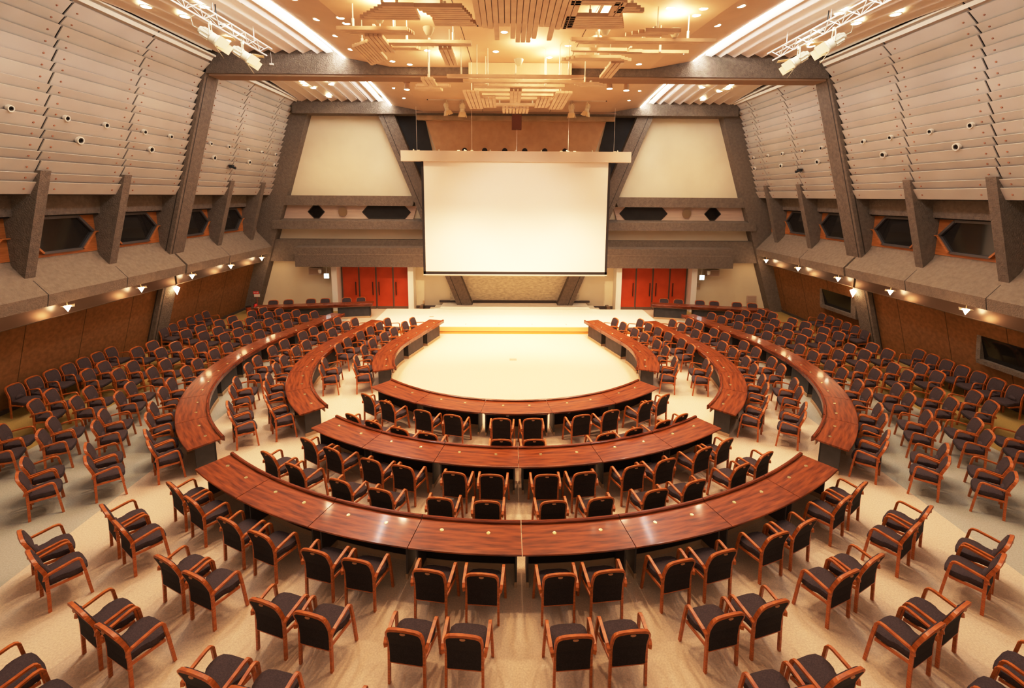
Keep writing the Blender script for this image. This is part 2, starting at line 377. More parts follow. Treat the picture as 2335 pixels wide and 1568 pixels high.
# ------------------------------------------------------------------ side walls
def zc(y, base): return base - (.007 if y < 16 else .0095)*(y-16)**2
def pw(z):   # panel plane half-width
    h = 13.92-.298*z
    if z > 9.6: h -= .30*((z-9.6)/.9)**1.6
    return h
WN = [4]
SEGS = [(8.2,11.30),(11.34,13.74),(13.78,16.18),(16.95,18.94),(18.98,21.38),(21.42,22.52)]
FINS = [11.30,13.74,18.94,21.38]
for sx in (-1,1):
    sd = 'left' if sx<0 else 'right'
    X = lambda h: XA + sx*h
    fy = lambda u,v,t: (X(u),t,v)
    # lower cloth wall
    b = MB(); b.prism([(13.95,0),(13.05,3.02),(13.35,3.02),(14.25,0)], fy, 4.0, 22.9); wl = struct(b.build('wall_%s'%sd, 'curtain'))
    b = MB(); b.prism([(13.90,0),(13.87,.12),(13.95,.12),(13.97,0)], fy, 4.0, 22.6); struct(b.build('baseboard_%s'%sd, 'base'))
    # upper backing
    b = MB(); b.prism([(13.1,3.0),(13.1,5.85),(pw(5.85)+.12,5.85),(pw(9.6)+.12,9.6),(pw(10.6)+.12,10.7),(pw(10.6)+.6,10.7),(13.9,5.85),(13.9,3.0)], fy, 4.0, 22.95); b.build('wall_backing', 'groove', wl)
    # sloping ledge in two lengths with a joint at the frame
    for (a,c) in ((4.0,16.42),(16.52,22.5)):
        b = MB(); b.prism([(12.98,4.17),(12.93,4.03),(12.25,3.30),(12.32,2.98),(12.72,2.96),(12.72,2.56),(12.80,2.52),(13.3,2.52),(13.3,4.17)], fy, a, c)
        b.build('ledge', 'conc_l', wl)
        b = MB(); b.prism([(12.715,2.95),(12.715,2.57),(12.73,2.57),(12.73,2.95)], fy, a, c); b.build('metal_band', 'bronze', wl)
    for y in (11.42,13.86,19.06):
        b = MB(); b.prism([(12.935,4.03),(12.245,3.30),(12.315,2.98),(12.33,2.98),(12.27,3.30),(12.95,4.03)], fy, y, y+.02); b.build('ledge_joint','groove',wl)
    # concrete band above the windows
    b = MB(); b.prism([(12.68,5.84),(12.74,5.31),(13.2,5.31),(13.2,5.84)], fy, 4.0, 22.6); b.build('window_beam', 'conc', wl)
    # columns (frame at y 16.2)
    cw = lambda z: 13.75-.298*z
    b = MB(); b.prism([(cw(0),0),(cw(10.75),10.75),(cw(10.75)+.8,10.75),(cw(6)+.75,6),(cw(3)+1.1,3),(cw(0)+1.12,0)], fy, 16.2, 16.92); TN[0]+=1; colm = struct(b.build('trim_%d'%TN[0], 'conc'))
    b = MB(); b.prism([(cw(0)-.004,0),(cw(9.9)-.004,9.9),(cw(9.9)+.03,9.9),(cw(0)+.03,0)], fy, 16.30, 16.34)
    b.prism([(cw(0)+.16,0),(cw(9.9)+.12,9.9),(cw(9.9)+.155,9.9),(cw(0)+.20,0)], fy, 16.19, 16.3)
    b.prism([(cw(0)+.86,0),(cw(2.9)+.86,2.9),(cw(2.9)+.9,2.9),(cw(0)+.9,0)], fy, 16.19, 16.3)
    b.build('joint', 'groove', colm)
    b = MB(); b.prism([(cw(3)+.05,3.02),(cw(3.62)-.0,3.60),(cw(3.6)+.3,3.62),(cw(3)+.4,3.02)], fy, 16.18,16.94); b.build('joint','groove',colm)
    # fins
    for y in FINS:
        fw = lambda z: 13.78-.298*z
        b = MB(); b.prism([(fw(3.62),3.58),(fw(6.45),6.45),(fw(6.45)+.42,6.45),(13.0,5.6),(13.15,4.2),(12.95,4.0)], fy, y, y+.26); TN[0]+=1; struct(b.build('trim_%d'%TN[0], 'conc'))
    # wall boards
    for (a,c) in SEGS:
        b = MB(); z = 5.87; k = 0; mids = []
        while z < 10.35:
            h = .205 if k%2 else .29
            zt = z+h
            fin = z < 6.35
            a2, c2 = a+.005, c-.005
            if fin and a in FINS or (fin and any(abs(a-f)<.1 for f in FINS)): a2 = a+.25
            hb, ht = pw(z)+.02, pw(zt)-.085
            b.prism([(hb,z),(ht,zt),(ht+.022,zt+.012),(hb+.022,z+.008)], fy, a2, c2)
            b.cur = 1
            zm = z+.45*h; hm = hb+(ht-hb)*.45
            for yb in (a2+.22, c2-.22):
                n_ = Vector((-(zt-z),0,(ht-hb))).normalized()
                p = Vector((X(hm),yb,zm))
                b.lathe([(0,-.012),(.022,-.012),(.022,.01)], 8, p, Matrix.Rotation(sx*PI/2,3,'Y'))
            b.cur = 0
            z = zt+.012; k += 1
        # round ports
        o = b.build('wall_boards', ['board','button'], wl)
    # thin pipes along the top of the boards
    for (a,c) in ((8.2,16.1),(17.0,22.3)):
        b = MB(); zt = 10.52
        b.tube([(X(10.32),a,zt),(X(10.32),c,zt-(.2 if a>16 else 0))], .035, 6)
        b.prism([(10.46,10.36-(.1 if a>16 else 0)),(10.40,10.45-(.1 if a>16 else 0)),(10.44,10.47-(.1 if a>16 else 0)),(10.50,10.38-(.1 if a>16 else 0))], fy, a, c)
        b.build('top_rail', 'white', wl)
    # windows between the fins
    for (a,c) in ((8.9,11.30),(11.56,13.74),(14.0,16.2),(16.92,18.94),(19.2,21.38),(21.64,22.5)):
        WN[0] += 1
        cy, z0, z1 = (a+c)/2, 4.20, 5.31
        L = (c-a)/2
        b = MB(); b.box((X(12.98),cy,4.75),(.04,c-a,1.15)); wo = struct(b.build('window_%d'%WN[0], 'winwood'))
        hy = min(.98, L-.06); zc2=4.76; hh=.47
        pts = [(cy-hy,zc2),(cy-hy+.42,zc2+hh),(cy+hy-.42,zc2+hh),(cy+hy,zc2),(cy+hy-.42,zc2-hh),(cy-hy+.42,zc2-hh)]
        b = MB(); b.prism(pts, lambda u,v,t: (X(t),u,v), 12.945, 12.97); b.build('pane', 'glassdark', wo)
        b = MB()
        for k in range(6):
            p, q = pts[k], pts[(k+1)%6]
            b.tube([(X(12.92),p[0],p[1]),(X(12.92),q[0],q[1])], 0, rect=(.07,.07))
        b.build('window_frame', 'winframe', wo)
        b = MB()
        for yy, s2 in ((cy+hy,1),(cy-hy,-1)):
            b.tube([(X(12.90),yy+.02*s2,zc2),(X(12.90),yy-.42*s2+.02*s2,zc2-hh)], 0, rect=(.10,.05))
            b.box((X(12.9),yy+.14*s2,zc2),(.1,.24,.03))
        b.build('wood_lip', 'winwood', wo)
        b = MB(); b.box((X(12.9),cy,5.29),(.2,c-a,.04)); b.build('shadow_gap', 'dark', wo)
    # monitor niches, right wall only
    if sx > 0:
        for (a,c) in ((10.3,12.4),(17.1,19.05)):
            WN[0] += 1
            cw2 = lambda z: 13.95-.298*z
            b = MB(); b.prism([(cw2(1.27)-.02,1.27),(cw2(1.97)-.02,1.97),(cw2(1.97)+.1,1.97),(cw2(1.27)+.1,1.27)], fy, a+.25, c-.02); wo = struct(b.build('window_%d'%WN[0], 'glassdark'))
            b = MB()
            b.prism([(cw2(1.12)-.16,1.12),(cw2(1.27)-.16,1.27),(cw2(1.27)+.1,1.27),(cw2(1.12)+.1,1.12)], fy, a, c+.1)
            b.prism([(cw2(1.27)-.16,1.27),(cw2(1.97)-.02,1.97),(cw2(1.97)+.1,1.97),(cw2(1.27)+.1,1.27)], fy, c-.02, c+.1)
            b.prism([(cw2(1.27)-.16,1.27),(cw2(1.97)-.02,1.97),(cw2(1.97)+.1,1.97),(cw2(1.27)+.1,1.27)], fy, a, a+.25)
            b.build('niche_frame', 'conc', wo)
    # round ports in the boards
    ports = [(10.5,7.77),(11.8,7.77),(12.92,7.77),(14.25,7.77),(15.33,7.77),(17.35,7.77),(18.43,7.77),(19.8,7.78),(20.9,7.78),(22.1,7.79),(12.24,7.28),(14.62,7.28),(17.7,7.28),(20.05,7.28),(22.2,7.29)]
    for i, (y,z) in enumerate(ports):
        r = .10 if i>=10 else .075
        h = pw(z)-.06
        t = thing('wall_nozzle', '%s round grey nozzle in %s wall boards, %s row, %s from near end' % ('larger' if i>=10 else 'small', sd, 'lower' if i>=10 else 'upper', ORD[i-10 if i>=10 else i]), 'nozzle', (X(h),y,z), 0, 'round nozzles in the %s wall boards'%sd)
        Ry = Matrix.Rotation(-sx*(PI/2+.25),3,'Y')
        b = MB(); b.lathe([(r*.72,-.03),(r*.72,.05),(r,.05),(r,-.03)], 16, (0,0,0), Ry); b.build('ring','steelw',t,True)
        b = MB(); b.lathe([(0,-.02),(r*.72,-.02),(r*.72,.0),(0,.03)], 14, (0,0,0), Ry); b.lathe([(r*.3,.02),(r*.4,.06),(r*.4,.02)],12,(0,0,0),Ry); b.build('core','slot',t,True)
    b = MB(); h = pw(7.05)-.14; b.box((X(h),18.75,7.02),(.14,.16,.12)); b.tube([(X(h-.05),18.75,7.0),(X(h-.16),18.75,6.94)],.05,10)
    tag(b.build('wall_camera','cable'), 'small dark camera bracket on the far %s wall boards above a fin'%sd, 'camera')
    # lamps beneath the ledge
    lys = (12.1,14.6,17.0,19.42,21.9)
    for i, y in enumerate(lys):
        t = thing('wall_lamp', 'glowing kite shaped glass lamp under the %s ledge, %s from the near end' % (sd, ORD[i]), 'lamp', (X(12.48),y,2.80), 0, 'lamps under the %s ledge'%sd)
        b = MB(); b.tube([(0,0,.02),(0,0,.19)], .012, 6); b.build('stem','brass',t)
        b = MB(); q = .20
        b.add([(-q,0,.02),(0,-q*1.1,.05),(q,0,.02),(0,q*1.1,.05),(0,0,.0)], [(0,1,4),(1,2,4),(2,3,4),(3,0,4)]); b.build('glass_plate','glassclear',t)
        b = MB(); q = .105
        b.add([(-q,0,.03),(0,-q,.03),(q,0,.03),(0,q,.03),(0,0,-.13)], [(0,1,4),(1,2,4),(2,3,4),(3,0,4),(3,2,1,0)]); b.build('lit_shade','glow2',t)
    t = thing('pillar_lamp', 'glowing lamp on the hall side of the %s concrete pillar below the ledge'%sd, 'lamp', (X(12.95),16.75,2.25))
    b = MB(); b.add([(-.09*sx,-.09,.12),(-.09*sx,.09,.12),(.04*sx,.09,.12),(.04*sx,-.09,.12),(-.02*sx,0,-.14),(-.02*sx,0,.2)], [(0,1,4),(1,2,4),(2,3,4),(3,0,4),(0,1,5),(1,2,5),(2,3,5),(3,0,5)]); b.build('lit_shade','glow2',t)
    b = MB(); b.box((.09*sx,0,.1),(.16,.05,.05)); b.build('bracket','brass',t)
# portal beam at y 16.2
b = MB()
b.prism([(-11.0,10.0),(-10.4,10.85),(10.4,10.85),(11.0,10.0)], lambda u,v,t: (XA+u,t,v), 16.2, 16.92)
b.cur = 1; b.prism([(-10.7,9.93),(-10.7,10.02),(10.7,10.02),(10.7,9.93)], lambda u,v,t: (XA+u,t,v), 16.26, 16.9)
TN[0]+=1; struct(b.build('trim_%d'%TN[0], ['conc','slatgap']))

# ------------------------------------------------------------------ ceiling
def ys(a,c,n=7): return [a+(c-a)*i/(n-1) for i in range(n)]
BAYS = ((5.5,16.15),(16.95,22.28))
for bi, (a,c) in enumerate(BAYS):
    Y = ys(a,c)
    b = MB(); prof = [(-5.95,10.52),(-4.45,10.24),(4.45,10.24),(5.95,10.52),(5.95,10.62),(4.45,10.36),(-4.45,10.36),(-5.95,10.62)]
    b.loft([[(XA+u, y, v+zc(y,0)) for u,v in prof] for y in Y])
    ce = struct(b.build('ceiling' if bi==0 else 'ceiling_far', 'ceil'))
    b = MB(); b.loft([[(XA+u, y, v+zc(y,0)) for u,v in ((-10.9,11.0),(10.9,11.0),(10.9,11.1),(-10.9,11.1))] for y in Y]); b.build('ceiling_deck', 'slatgap', ce)  # deck coloured dark brown to carry the shade between the slats
    for sx in (-1,1):
        X = lambda h: XA + sx*h
        b = MB()
        for k in range(8):
            h0 = 6.62+k*.475
            b.loft([[(X(h0),y,10.80+zc(y,0)),(X(h0),y,10.765+zc(y,0)),(X(h0+.28),y,10.64+zc(y,0)),(X(h0+.30),y,10.67+zc(y,0))] for y in Y])
        b.build('ceiling_slats', 'slatboard', ce)
        b = MB(); b.loft([[(X(5.96),y,10.50+zc(y,0)),(X(6.12),y,10.60+zc(y,0)),(X(6.10),y,10.72+zc(y,0)),(X(5.96),y,10.70+zc(y,0))] for y in Y]); b.build('cove_light', 'cove', ce)  # cove glow that also stands in for the lit edge of the ceiling lip
        b = MB(); b.loft([[(X(6.2),y,10.98+zc(y,0)),(X(6.25),y,10.94+zc(y,0)),(X(6.32),y,10.98+zc(y,0))] for y in Y]); b.build('cove_tube', 'cove', ce)
        b = MB(); b.loft([[(X(6.42),y,10.80+zc(y,0)),(X(6.36),y,10.70+zc(y,0)),(X(6.58),y,10.66+zc(y,0)),(X(6.62),y,10.78+zc(y,0))] for y in Y]); b.build('cove_lip', 'white', ce)
    # seams
    b = MB()
    for u in (-1.6,1.6): b.loft([[(XA+u-.008,y,10.236+zc(y,0)),(XA+u+.008,y,10.236+zc(y,0)),(XA+u+.008,y,10.26+zc(y,0)),(XA+u-.008,y,10.26+zc(y,0))] for y in Y])
    b.build('ceiling_seam','groove',ce)
# raised ceiling duct box by the beam
b = MB(); b.box((XA,15.75,9.95),(3.4,.5,.55)); TN[0]+=1; struct(b.build('trim_%d'%TN[0], 'ceil'))

# downlights
def downlight(x, y, z, r, label, grp):
    t = thing('downlight', label, 'ceiling light', (x,y,z), 0, grp)
    b = MB(); b.lathe([(r,0),(r*1.22,-.005),(r*1.25,.01),(r,.02)], 20); b.build('ring','white',t)
    b = MB(); b.lathe([(0,-.002),(r*.98,-.002),(r*.98,.02)], 20); b.build('lens','glow',t)
    return t
sideL = [(9.47,12.1),(9.0,12.8),(8.0,12.06),(9.15,14.85),(8.9,19.36),(9.0,19.95),(8.82,20.3),(7.85,19.8),(8.62,21.5)]
for sx in (-1,1):
    sd = 'left' if sx<0 else 'right'
    pts = sorted(sideL, key=lambda p: (p[1],p[0]))
    for i,(h,y) in enumerate(pts):
        downlight(XA+sx*h, y, 10.63+zc(y,0), .11, 'round glowing downlight in the %s slatted ceiling strip, %s from the near end'%(sd,ORD[i]), 'downlights in the %s slatted ceiling'%sd)
    b = MB(); b.lathe([(0,-.03),(.05,-.02),(.06,.03)],12,(XA+sx*7.0,12.05,10.6)); tag(b.build('smoke_detector','white'), 'small white round detector on the %s ceiling slats'%sd, 'detector')
    b = MB(); b.lathe([(0,-.03),(.05,-.02),(.06,.03)],12,(XA+sx*7.0,18.6,10.52)); tag(b.build('smoke_detector','white'), 'small white round detector on the far %s ceiling slats'%sd, 'detector')
cen = [(-4.91,10.61),(-5.02,12.1),(-5.07,13.5),(-5.1,14.82),(-4.22,11.5),(-4.23,11.92),(-3.99,15.5),(-3.5,15.85),(-2.64,14.29),(-.3,12.51),(.41,13.05),(-.57,14.34),(1.11,14.9),(1.53,13.67),(3.14,14.79),(4.14,15.58),(5.25,14.77),(5.11,12.07),(3.39,10.57),(4.14,10.6),(4.17,11.06),(4.96,10.58),(-5.01,17.82),(-4.88,19.29),(-4.77,20.64),(5.29,17.82),(5.24,19.37),(5.16,20.69)]
def zcen(x,y):
    h = abs(x-XA); return (10.24 if h<4.45 else 10.24+.28*(h-4.45)/1.5) + zc(y,0) - .004
cs = sorted(cen)
nl = 0
L_ = sorted([p for p in cen if p[0]<-1.5]); R_ = sorted([p for p in cen if p[0]>1.52], key=lambda p:-p[0]); C_ = sorted([p for p in cen if -1.5<=p[0]<=1.52])
for L__, nm in ((L_,'left'),(C_,'middle'),(R_,'right')):
    for far in (0,1):
        q = sorted([p for p in L__ if (p[1]>16.5)==bool(far)], key=lambda p:(p[1],p[0]))
        for i,(x,y) in enumerate(q):
            downlight(x,y,zcen(x,y),.085,'round glowing downlight %s of the %s beige ceiling, %s from the near end'%(nm,'far' if far else 'near',ORD[i]), 'downlights in the beige centre ceiling')
# spot heads on the far ceiling
for x,y,lab in ((-4.07,17.95,'left'),(4.32,17.82,'right'),(3.63,17.6,'inner right')):
    t = thing('ceiling_spot', 'short brown spotlight head on the far beige ceiling, %s of the screen'%lab, 'spotlight', (x,y,zcen(x,y)))
    b = MB(); b.lathe([(.13,0),(.13,-.05),(.05,-.06)],14); b.build('base','apron',t,True)
    b = MB(); b.lathe([(.07,-.05),(.09,-.12),(.11,-.3),(.0,-.3)],14); b.build('head','hang',t,True)
    b = MB(); b.lathe([(0,-.305),(.1,-.305),(.1,-.30)],14); b.build('lens','glow2',t)

# hanging board clusters --------------------------------------------------
def cluster(label, boards, rods, name='hanging_reflector', grp='hanging board reflectors below the ceiling'):
    # boards: list of (x0,y0,x1,y1,z) axis aligned boards
    cx = sum((q[0]+q[2])/2 for q in boards)/len(boards); cy = sum((q[1]+q[3])/2 for q in boards)/len(boards); cz = max(q[4] for q in boards)
    t = thing(name, label, 'ceiling reflector', (cx,cy,cz), 0, grp)
    b = MB()
    for x0,y0,x1,y1,z in boards:
        b.box(((x0+x1)/2-cx,(y0+y1)/2-cy,z-cz),(abs(x1-x0),abs(y1-y0),.075))
    if name=='hanging_raft':
        b.cur=1; b.box((XA-cx,8.2-cy,.055),(1.9,4.0,.02))  # dark sheet added above the boards to paint the shade in their gaps
    b.build('boards',['hang','slatgap'],t)
    for rx,ry in rods:
        top = zcen(rx,ry)-cz
        b = MB(); b.tube([(rx-cx,ry-cy,-.02),(rx-cx,ry-cy,.22),(rx-cx,ry-cy,.221),(rx-cx,ry-cy,top)], [.03,.03,.014,.014], 6); b.build('hanger_rod','rod',t)
    b = MB()
    xs=[q[0] for q in boards]+[q[2] for q in boards]; ysx=[q[1] for q in boards]+[q[3] for q in boards]
    b.box(((min(xs)+max(xs))/2-cx,(min(ysx)+max(ysx))/2-cy,.06),(.05,max(ysx)-min(ysx),.04)) if abs(boards[0][2]-boards[0][0])>abs(boards[0][3]-boards[0][1]) else b.box(((min(xs)+max(xs))/2-cx,(min(ysx)+max(ysx))/2-cy,.06),(max(xs)-min(xs),.05,.04))
    b.build('cross_bar','rod',t)
    return t
def tb(x0,x1,y,n,pitch=.11,w=.09,sl=0,sr=0,z=9.5):   # transverse boards
    return [(x0+sl*i,y+pitch*i-w/2,x1+sr*i,y+pitch*i+w/2,z) for i in range(n)]
def lb(x,y0,y1,n,pitch=.11,w=.095,sn=0,sf=0,z=9.5):  # lengthwise boards
    return [(x+pitch*i-w/2,y0+sn*i,x+pitch*i+w/2,y1+sf*i,z) for i in range(n)]
c0 = []
for i in range(17):
    d = abs(i-8); y1 = 11.15 if d<2 else (10.15 if d in (3,4) else (11.0 if d==5 else 10.35-.05*(d-5)))
    if d==2: y1 = 10.9
    c0.append((XA-.05-.96+i*.12-.053,6.2,XA-.05-.96+i*.12+.053,y1,9.5))
CB = True
cluster('large centre raft of long beige ceiling boards nearest the camera', c0, [(-.5,8.6),(.7,8.6),(.1,10.6)], 'hanging_raft')
cluster('stepped raft of crosswise boards left of the large centre raft', tb(-2.62,-2.0,9.22,7,.10,.085,-.10,.0), [(-2.35,9.3)])
cluster('crosswise board raft touching the left edge of the centre raft', tb(-2.0,-1.08,9.24,6,.10,.085,.06,.03)+tb(-1.75,-.98,9.86,4,.09,.08,.0,.05), [(-1.5,9.4)])
cluster('crosswise board raft with dark opening right of the centre raft', tb(.98,1.95,8.9,2,.10,.085)+tb(.98,2.1,9.62,7,.10,.085,0,.03)+lb(1.85,8.9,9.55,2,.12), [(1.4,9.0),(1.5,9.9)])
cluster('small three board stepped raft at the upper right of centre', tb(1.95,2.25,9.14,3,.10,.085,-.04,.10), [(2.05,9.2)])
cluster('thin crosswise boards on rods, upper left below the ceiling', tb(-3.95,-2.40,10.45,4,.085,.07,.07,.03), [(-3.6,10.5),(-2.7,10.5)])
cluster('lengthwise boards hanging from the upper left crosswise boards', lb(-3.36,10.65,11.75,4,.10,.08,.0,.03,9.44), [(-3.2,11.2)])
cluster('slanting stepped lengthwise raft, far left under the ceiling', lb(-3.92,11.45,12.95,7,.085,.07,-.07,-.08,9.45), [(-3.75,11.6),(-3.5,12.4)])
cluster('bright long crosswise board raft left of centre below the glare', tb(-3.05,-1.08,11.27,3,.085,.07,.03,-.0)+tb(-3.05,-2.45,11.62,3,.08,.07,.0,.04), [(-2.6,11.3),(-1.5,11.3)])
cluster('three lengthwise boards under the bright left crosswise raft', lb(-1.83,11.45,12.85,3,.11,.09,0,0,9.42), [(-1.72,12.3)])
cluster('stepped short crosswise raft at the upper right below the glare', tb(2.80,3.58,10.40,4,.085,.075,-.12,-.11), [(3.1,10.5)])
cluster('longest thin crosswise board raft at the right of the ceiling', tb(1.27,4.63,11.0,3,.085,.07,.10,-.25), [(1.9,11.0),(4.0,11.05)])
cluster('second thin crosswise raft just beyond the longest right one', tb(1.36,2.75,11.72,2,.085,.07,.05,.4)+tb(2.3,4.33,11.85,2,.08,.07,.1,-.1), [(3.6,11.8)])
cluster('stepped crosswise raft near the right portal beam', tb(1.55,2.75,12.30,4,.08,.075,-.11,.11), [(2.1,12.4)])
cluster('three lengthwise boards angled past the right portal beam', lb(2.60,12.55,14.1,3,.125,.1,0,0,9.45), [(2.7,13.4)])
z2 = 9.2
cluster('longest crosswise board raft in front of the portal beam', tb(-1.9,1.92,13.1,2,.09,.08,.0,.0,z2), [(-1.5,13.1),(1.5,13.1)])
cluster('second crosswise board raft in front of the screen lights', tb(-1.5,2.0,13.62,2,.09,.08,.03,-.03,z2), [(-1.1,13.65),(1.3,13.65)])
cluster('third crosswise board raft in front of the screen lights', tb(-1.22,1.5,14.02,3,.10,.08,0,0,z2-.03), [(-.8,14.0),(.9,14.0)])
cluster('fourth crosswise board raft behind the short centre boards', tb(-1.27,1.42,14.78,3,.1,.085,0,0,z2), [(-.9,14.85),(1.0,14.85)])
cluster('fifth crosswise raft with dark gaps above the brown hanging box', tb(-1.05,1.3,15.4,2,.11,.09,0,0,z2)+tb(-1.05,1.3,15.95,2,.11,.09,0,0,z2), [(-.6,15.6),(.8,15.6)])
cluster('three short lengthwise boards at the centre above the screen', lb(-.08,14.2,16.0,3,.125,.11,0,0,z2-.12), [(.05,15.0)])
cluster('four lengthwise boards left of centre above the lamps', lb(-1.55,14.5,17.2,4,.13,.11,0,0,z2-.1), [(-1.4,15.5)])
cluster('four lengthwise boards right of centre above the lamps', lb(1.36,14.5,17.15,4,.13,.11,0,0,z2-.1), [(1.55,15.5)])
cluster('short three board panel left of the centre boards', lb(-1.02,15.15,16.7,4,.12,.10,0,0,z2-.14), [(-.85,15.9)])
cluster('short three board panel right of the centre boards', lb(.80,15.15,16.65,4,.12,.10,0,0,z2-.14), [(.98,15.9)])
cluster('wide shallow crosswise raft nearest the front wall', tb(-1.15,1.38,16.98,2,.12,.1,.08,-.08,z2), [(-.5,17.0),(.7,17.0)])
cluster('fan of short boards right above the brown hanging box', lb(-.36,17.55,18.6,8,.13,.10,.0,.0,z2), [(.1,18.0)])
cluster('zigzag stepped raft left of the screen lights', tb(-2.95,-2.0,14.2,2,.10,.08,-.06,.05,z2)+tb(-3.1,-2.3,14.62,3,.1,.08,.08,.02,z2), [(-2.6,14.4)])
cluster('zigzag stepped raft right of the screen lights', tb(1.78,2.5,13.85,3,.10,.08,.10,.12,z2), [(2.1,14.0)])
cluster('short lengthwise boards at far left above the screen lights', lb(-2.6,13.2,14.0,3,.12,.1,0,0,z2-.05), [(-2.5,13.6)])
# uplight bowls
for i,(x,y,lab) in enumerate(((-2.95,10.25,'above the upper left crosswise boards'),(-2.03,11.0,'above the bright left crosswise raft'),(2.02,10.85,'above the longest right raft'),(3.65,10.95,'above the right end of the longest raft'),(1.95,11.5,'beside the second right raft'),(.1,13.35,'at the centre above the crosswise rafts'))):
    z = 9.62
    t = thing('uplight_bowl', 'small round uplight bowl %s'%lab, 'uplight', (x,y,z), 0, 'uplight bowls on the hanging rafts')
    b = MB(); b.lathe([(.04,-.08),(.06,-.07),(.12,.04),(.135,.10),(.125,.10),(.10,.03),(.03,-.02)],16); b.build('bowl','lampbody',t,True)
    b = MB(); b.lathe([(0,.02),(.09,.04),(0,.06)],12); b.build('bulb','glow2',t)
# brown hanging box above screen
t = thing('hanging_box', 'dark brown cloth covered box hanging above the screen centre', 'hanging box', (.19,20.5,9.12))
b = MB(); b.box((0,0,0),(.43,.35,.62)); b.build('box_body','boxbrown',t)
b = MB(); b.box((0,0,.36),(.14,.12,.10)); b.tube([(0,0,.4),(0,0,1.0)],.03,8); b.build('bracket','steel',t)

# theatre spotlights ----------------------------------------------------
def spotlight(loc, aim, label, hang, grp, s=1.0):
    t = thing('stage_spotlight', label, 'spotlight', loc, 0, grp)
    d = Vector(aim).normalized(); q = d.to_track_quat('-Z','Y').to_matrix() * s
    def P(b, *a): pass
    b = MB(); b.lathe([(0,.24),(.07,.24),(.085,.20),(.09,.02),(.11,.0),(.11,-.10),(.125,-.11),(.125,-.15),(.10,-.15)],18,(0,0,0),q)
    for k in range(8):
        a = 2*PI*k/8; p = q @ Vector((.095*math.cos(a),.095*math.sin(a),.1)); b.box(p,(.035*s,.035*s,.16*s), d.to_track_quat('-Z','Y').to_matrix())
    b.build('lamp_body','lampbody',t,True)
    b = MB(); b.lathe([(0,-.14),(.10,-.145),(.10,-.15)],16,(0,0,0),q); b.build('lens','slot',t)
    for k,(ang,tilt) in enumerate(((0,.35),(PI/2,.5),(PI,.3),(3*PI/2,.45))):
        b = MB(); rz = Matrix.Rotation(ang,3,'Z')
        pts = [(.125,-.115,-.155),(.125,.115,-.155),(.125+.24*math.sin(tilt),.10,-.155-.24*math.cos(tilt)),(.125+.24*math.sin(tilt),-.10,-.155-.24*math.cos(tilt))]
        v1 = [q@(rz@Vector(p)) for p in pts]; nn = (v1[1]-v1[0]).cross(v1[3]-v1[0]).normalized()*.006
        b.loft([v1,[p+nn for p in v1]])
        b.build('barn_door','flap',t)
    side = d.cross(Vector((0,0,1))).normalized()
    b = MB(); b.tube([side*.13*s, side*.15*s+Vector((0,0,.16*s)), side*.10*s+Vector((0,0,.25*s)), -side*.10*s+Vector((0,0,.25*s)), -side*.15*s+Vector((0,0,.16*s)), -side*.13*s],.013*s,6)
    b.tube([(0,0,.25*s),(0,0,hang)],.018,6); b.box((0,0,hang-.04),(.06,.06,.09)); b.build('yoke','lampbody',t)
    b = MB(); r = -d*.24*s
    b.tube([r, r-d*.12*s+Vector((0,0,-.02)), r-d*.16*s+Vector((0,0,.15)), r-d*.05+Vector((0,0,.3)), Vector((side.x*.1,side.y*.1,hang))],.011,6); b.build('cable','lampbody',t)
    return t
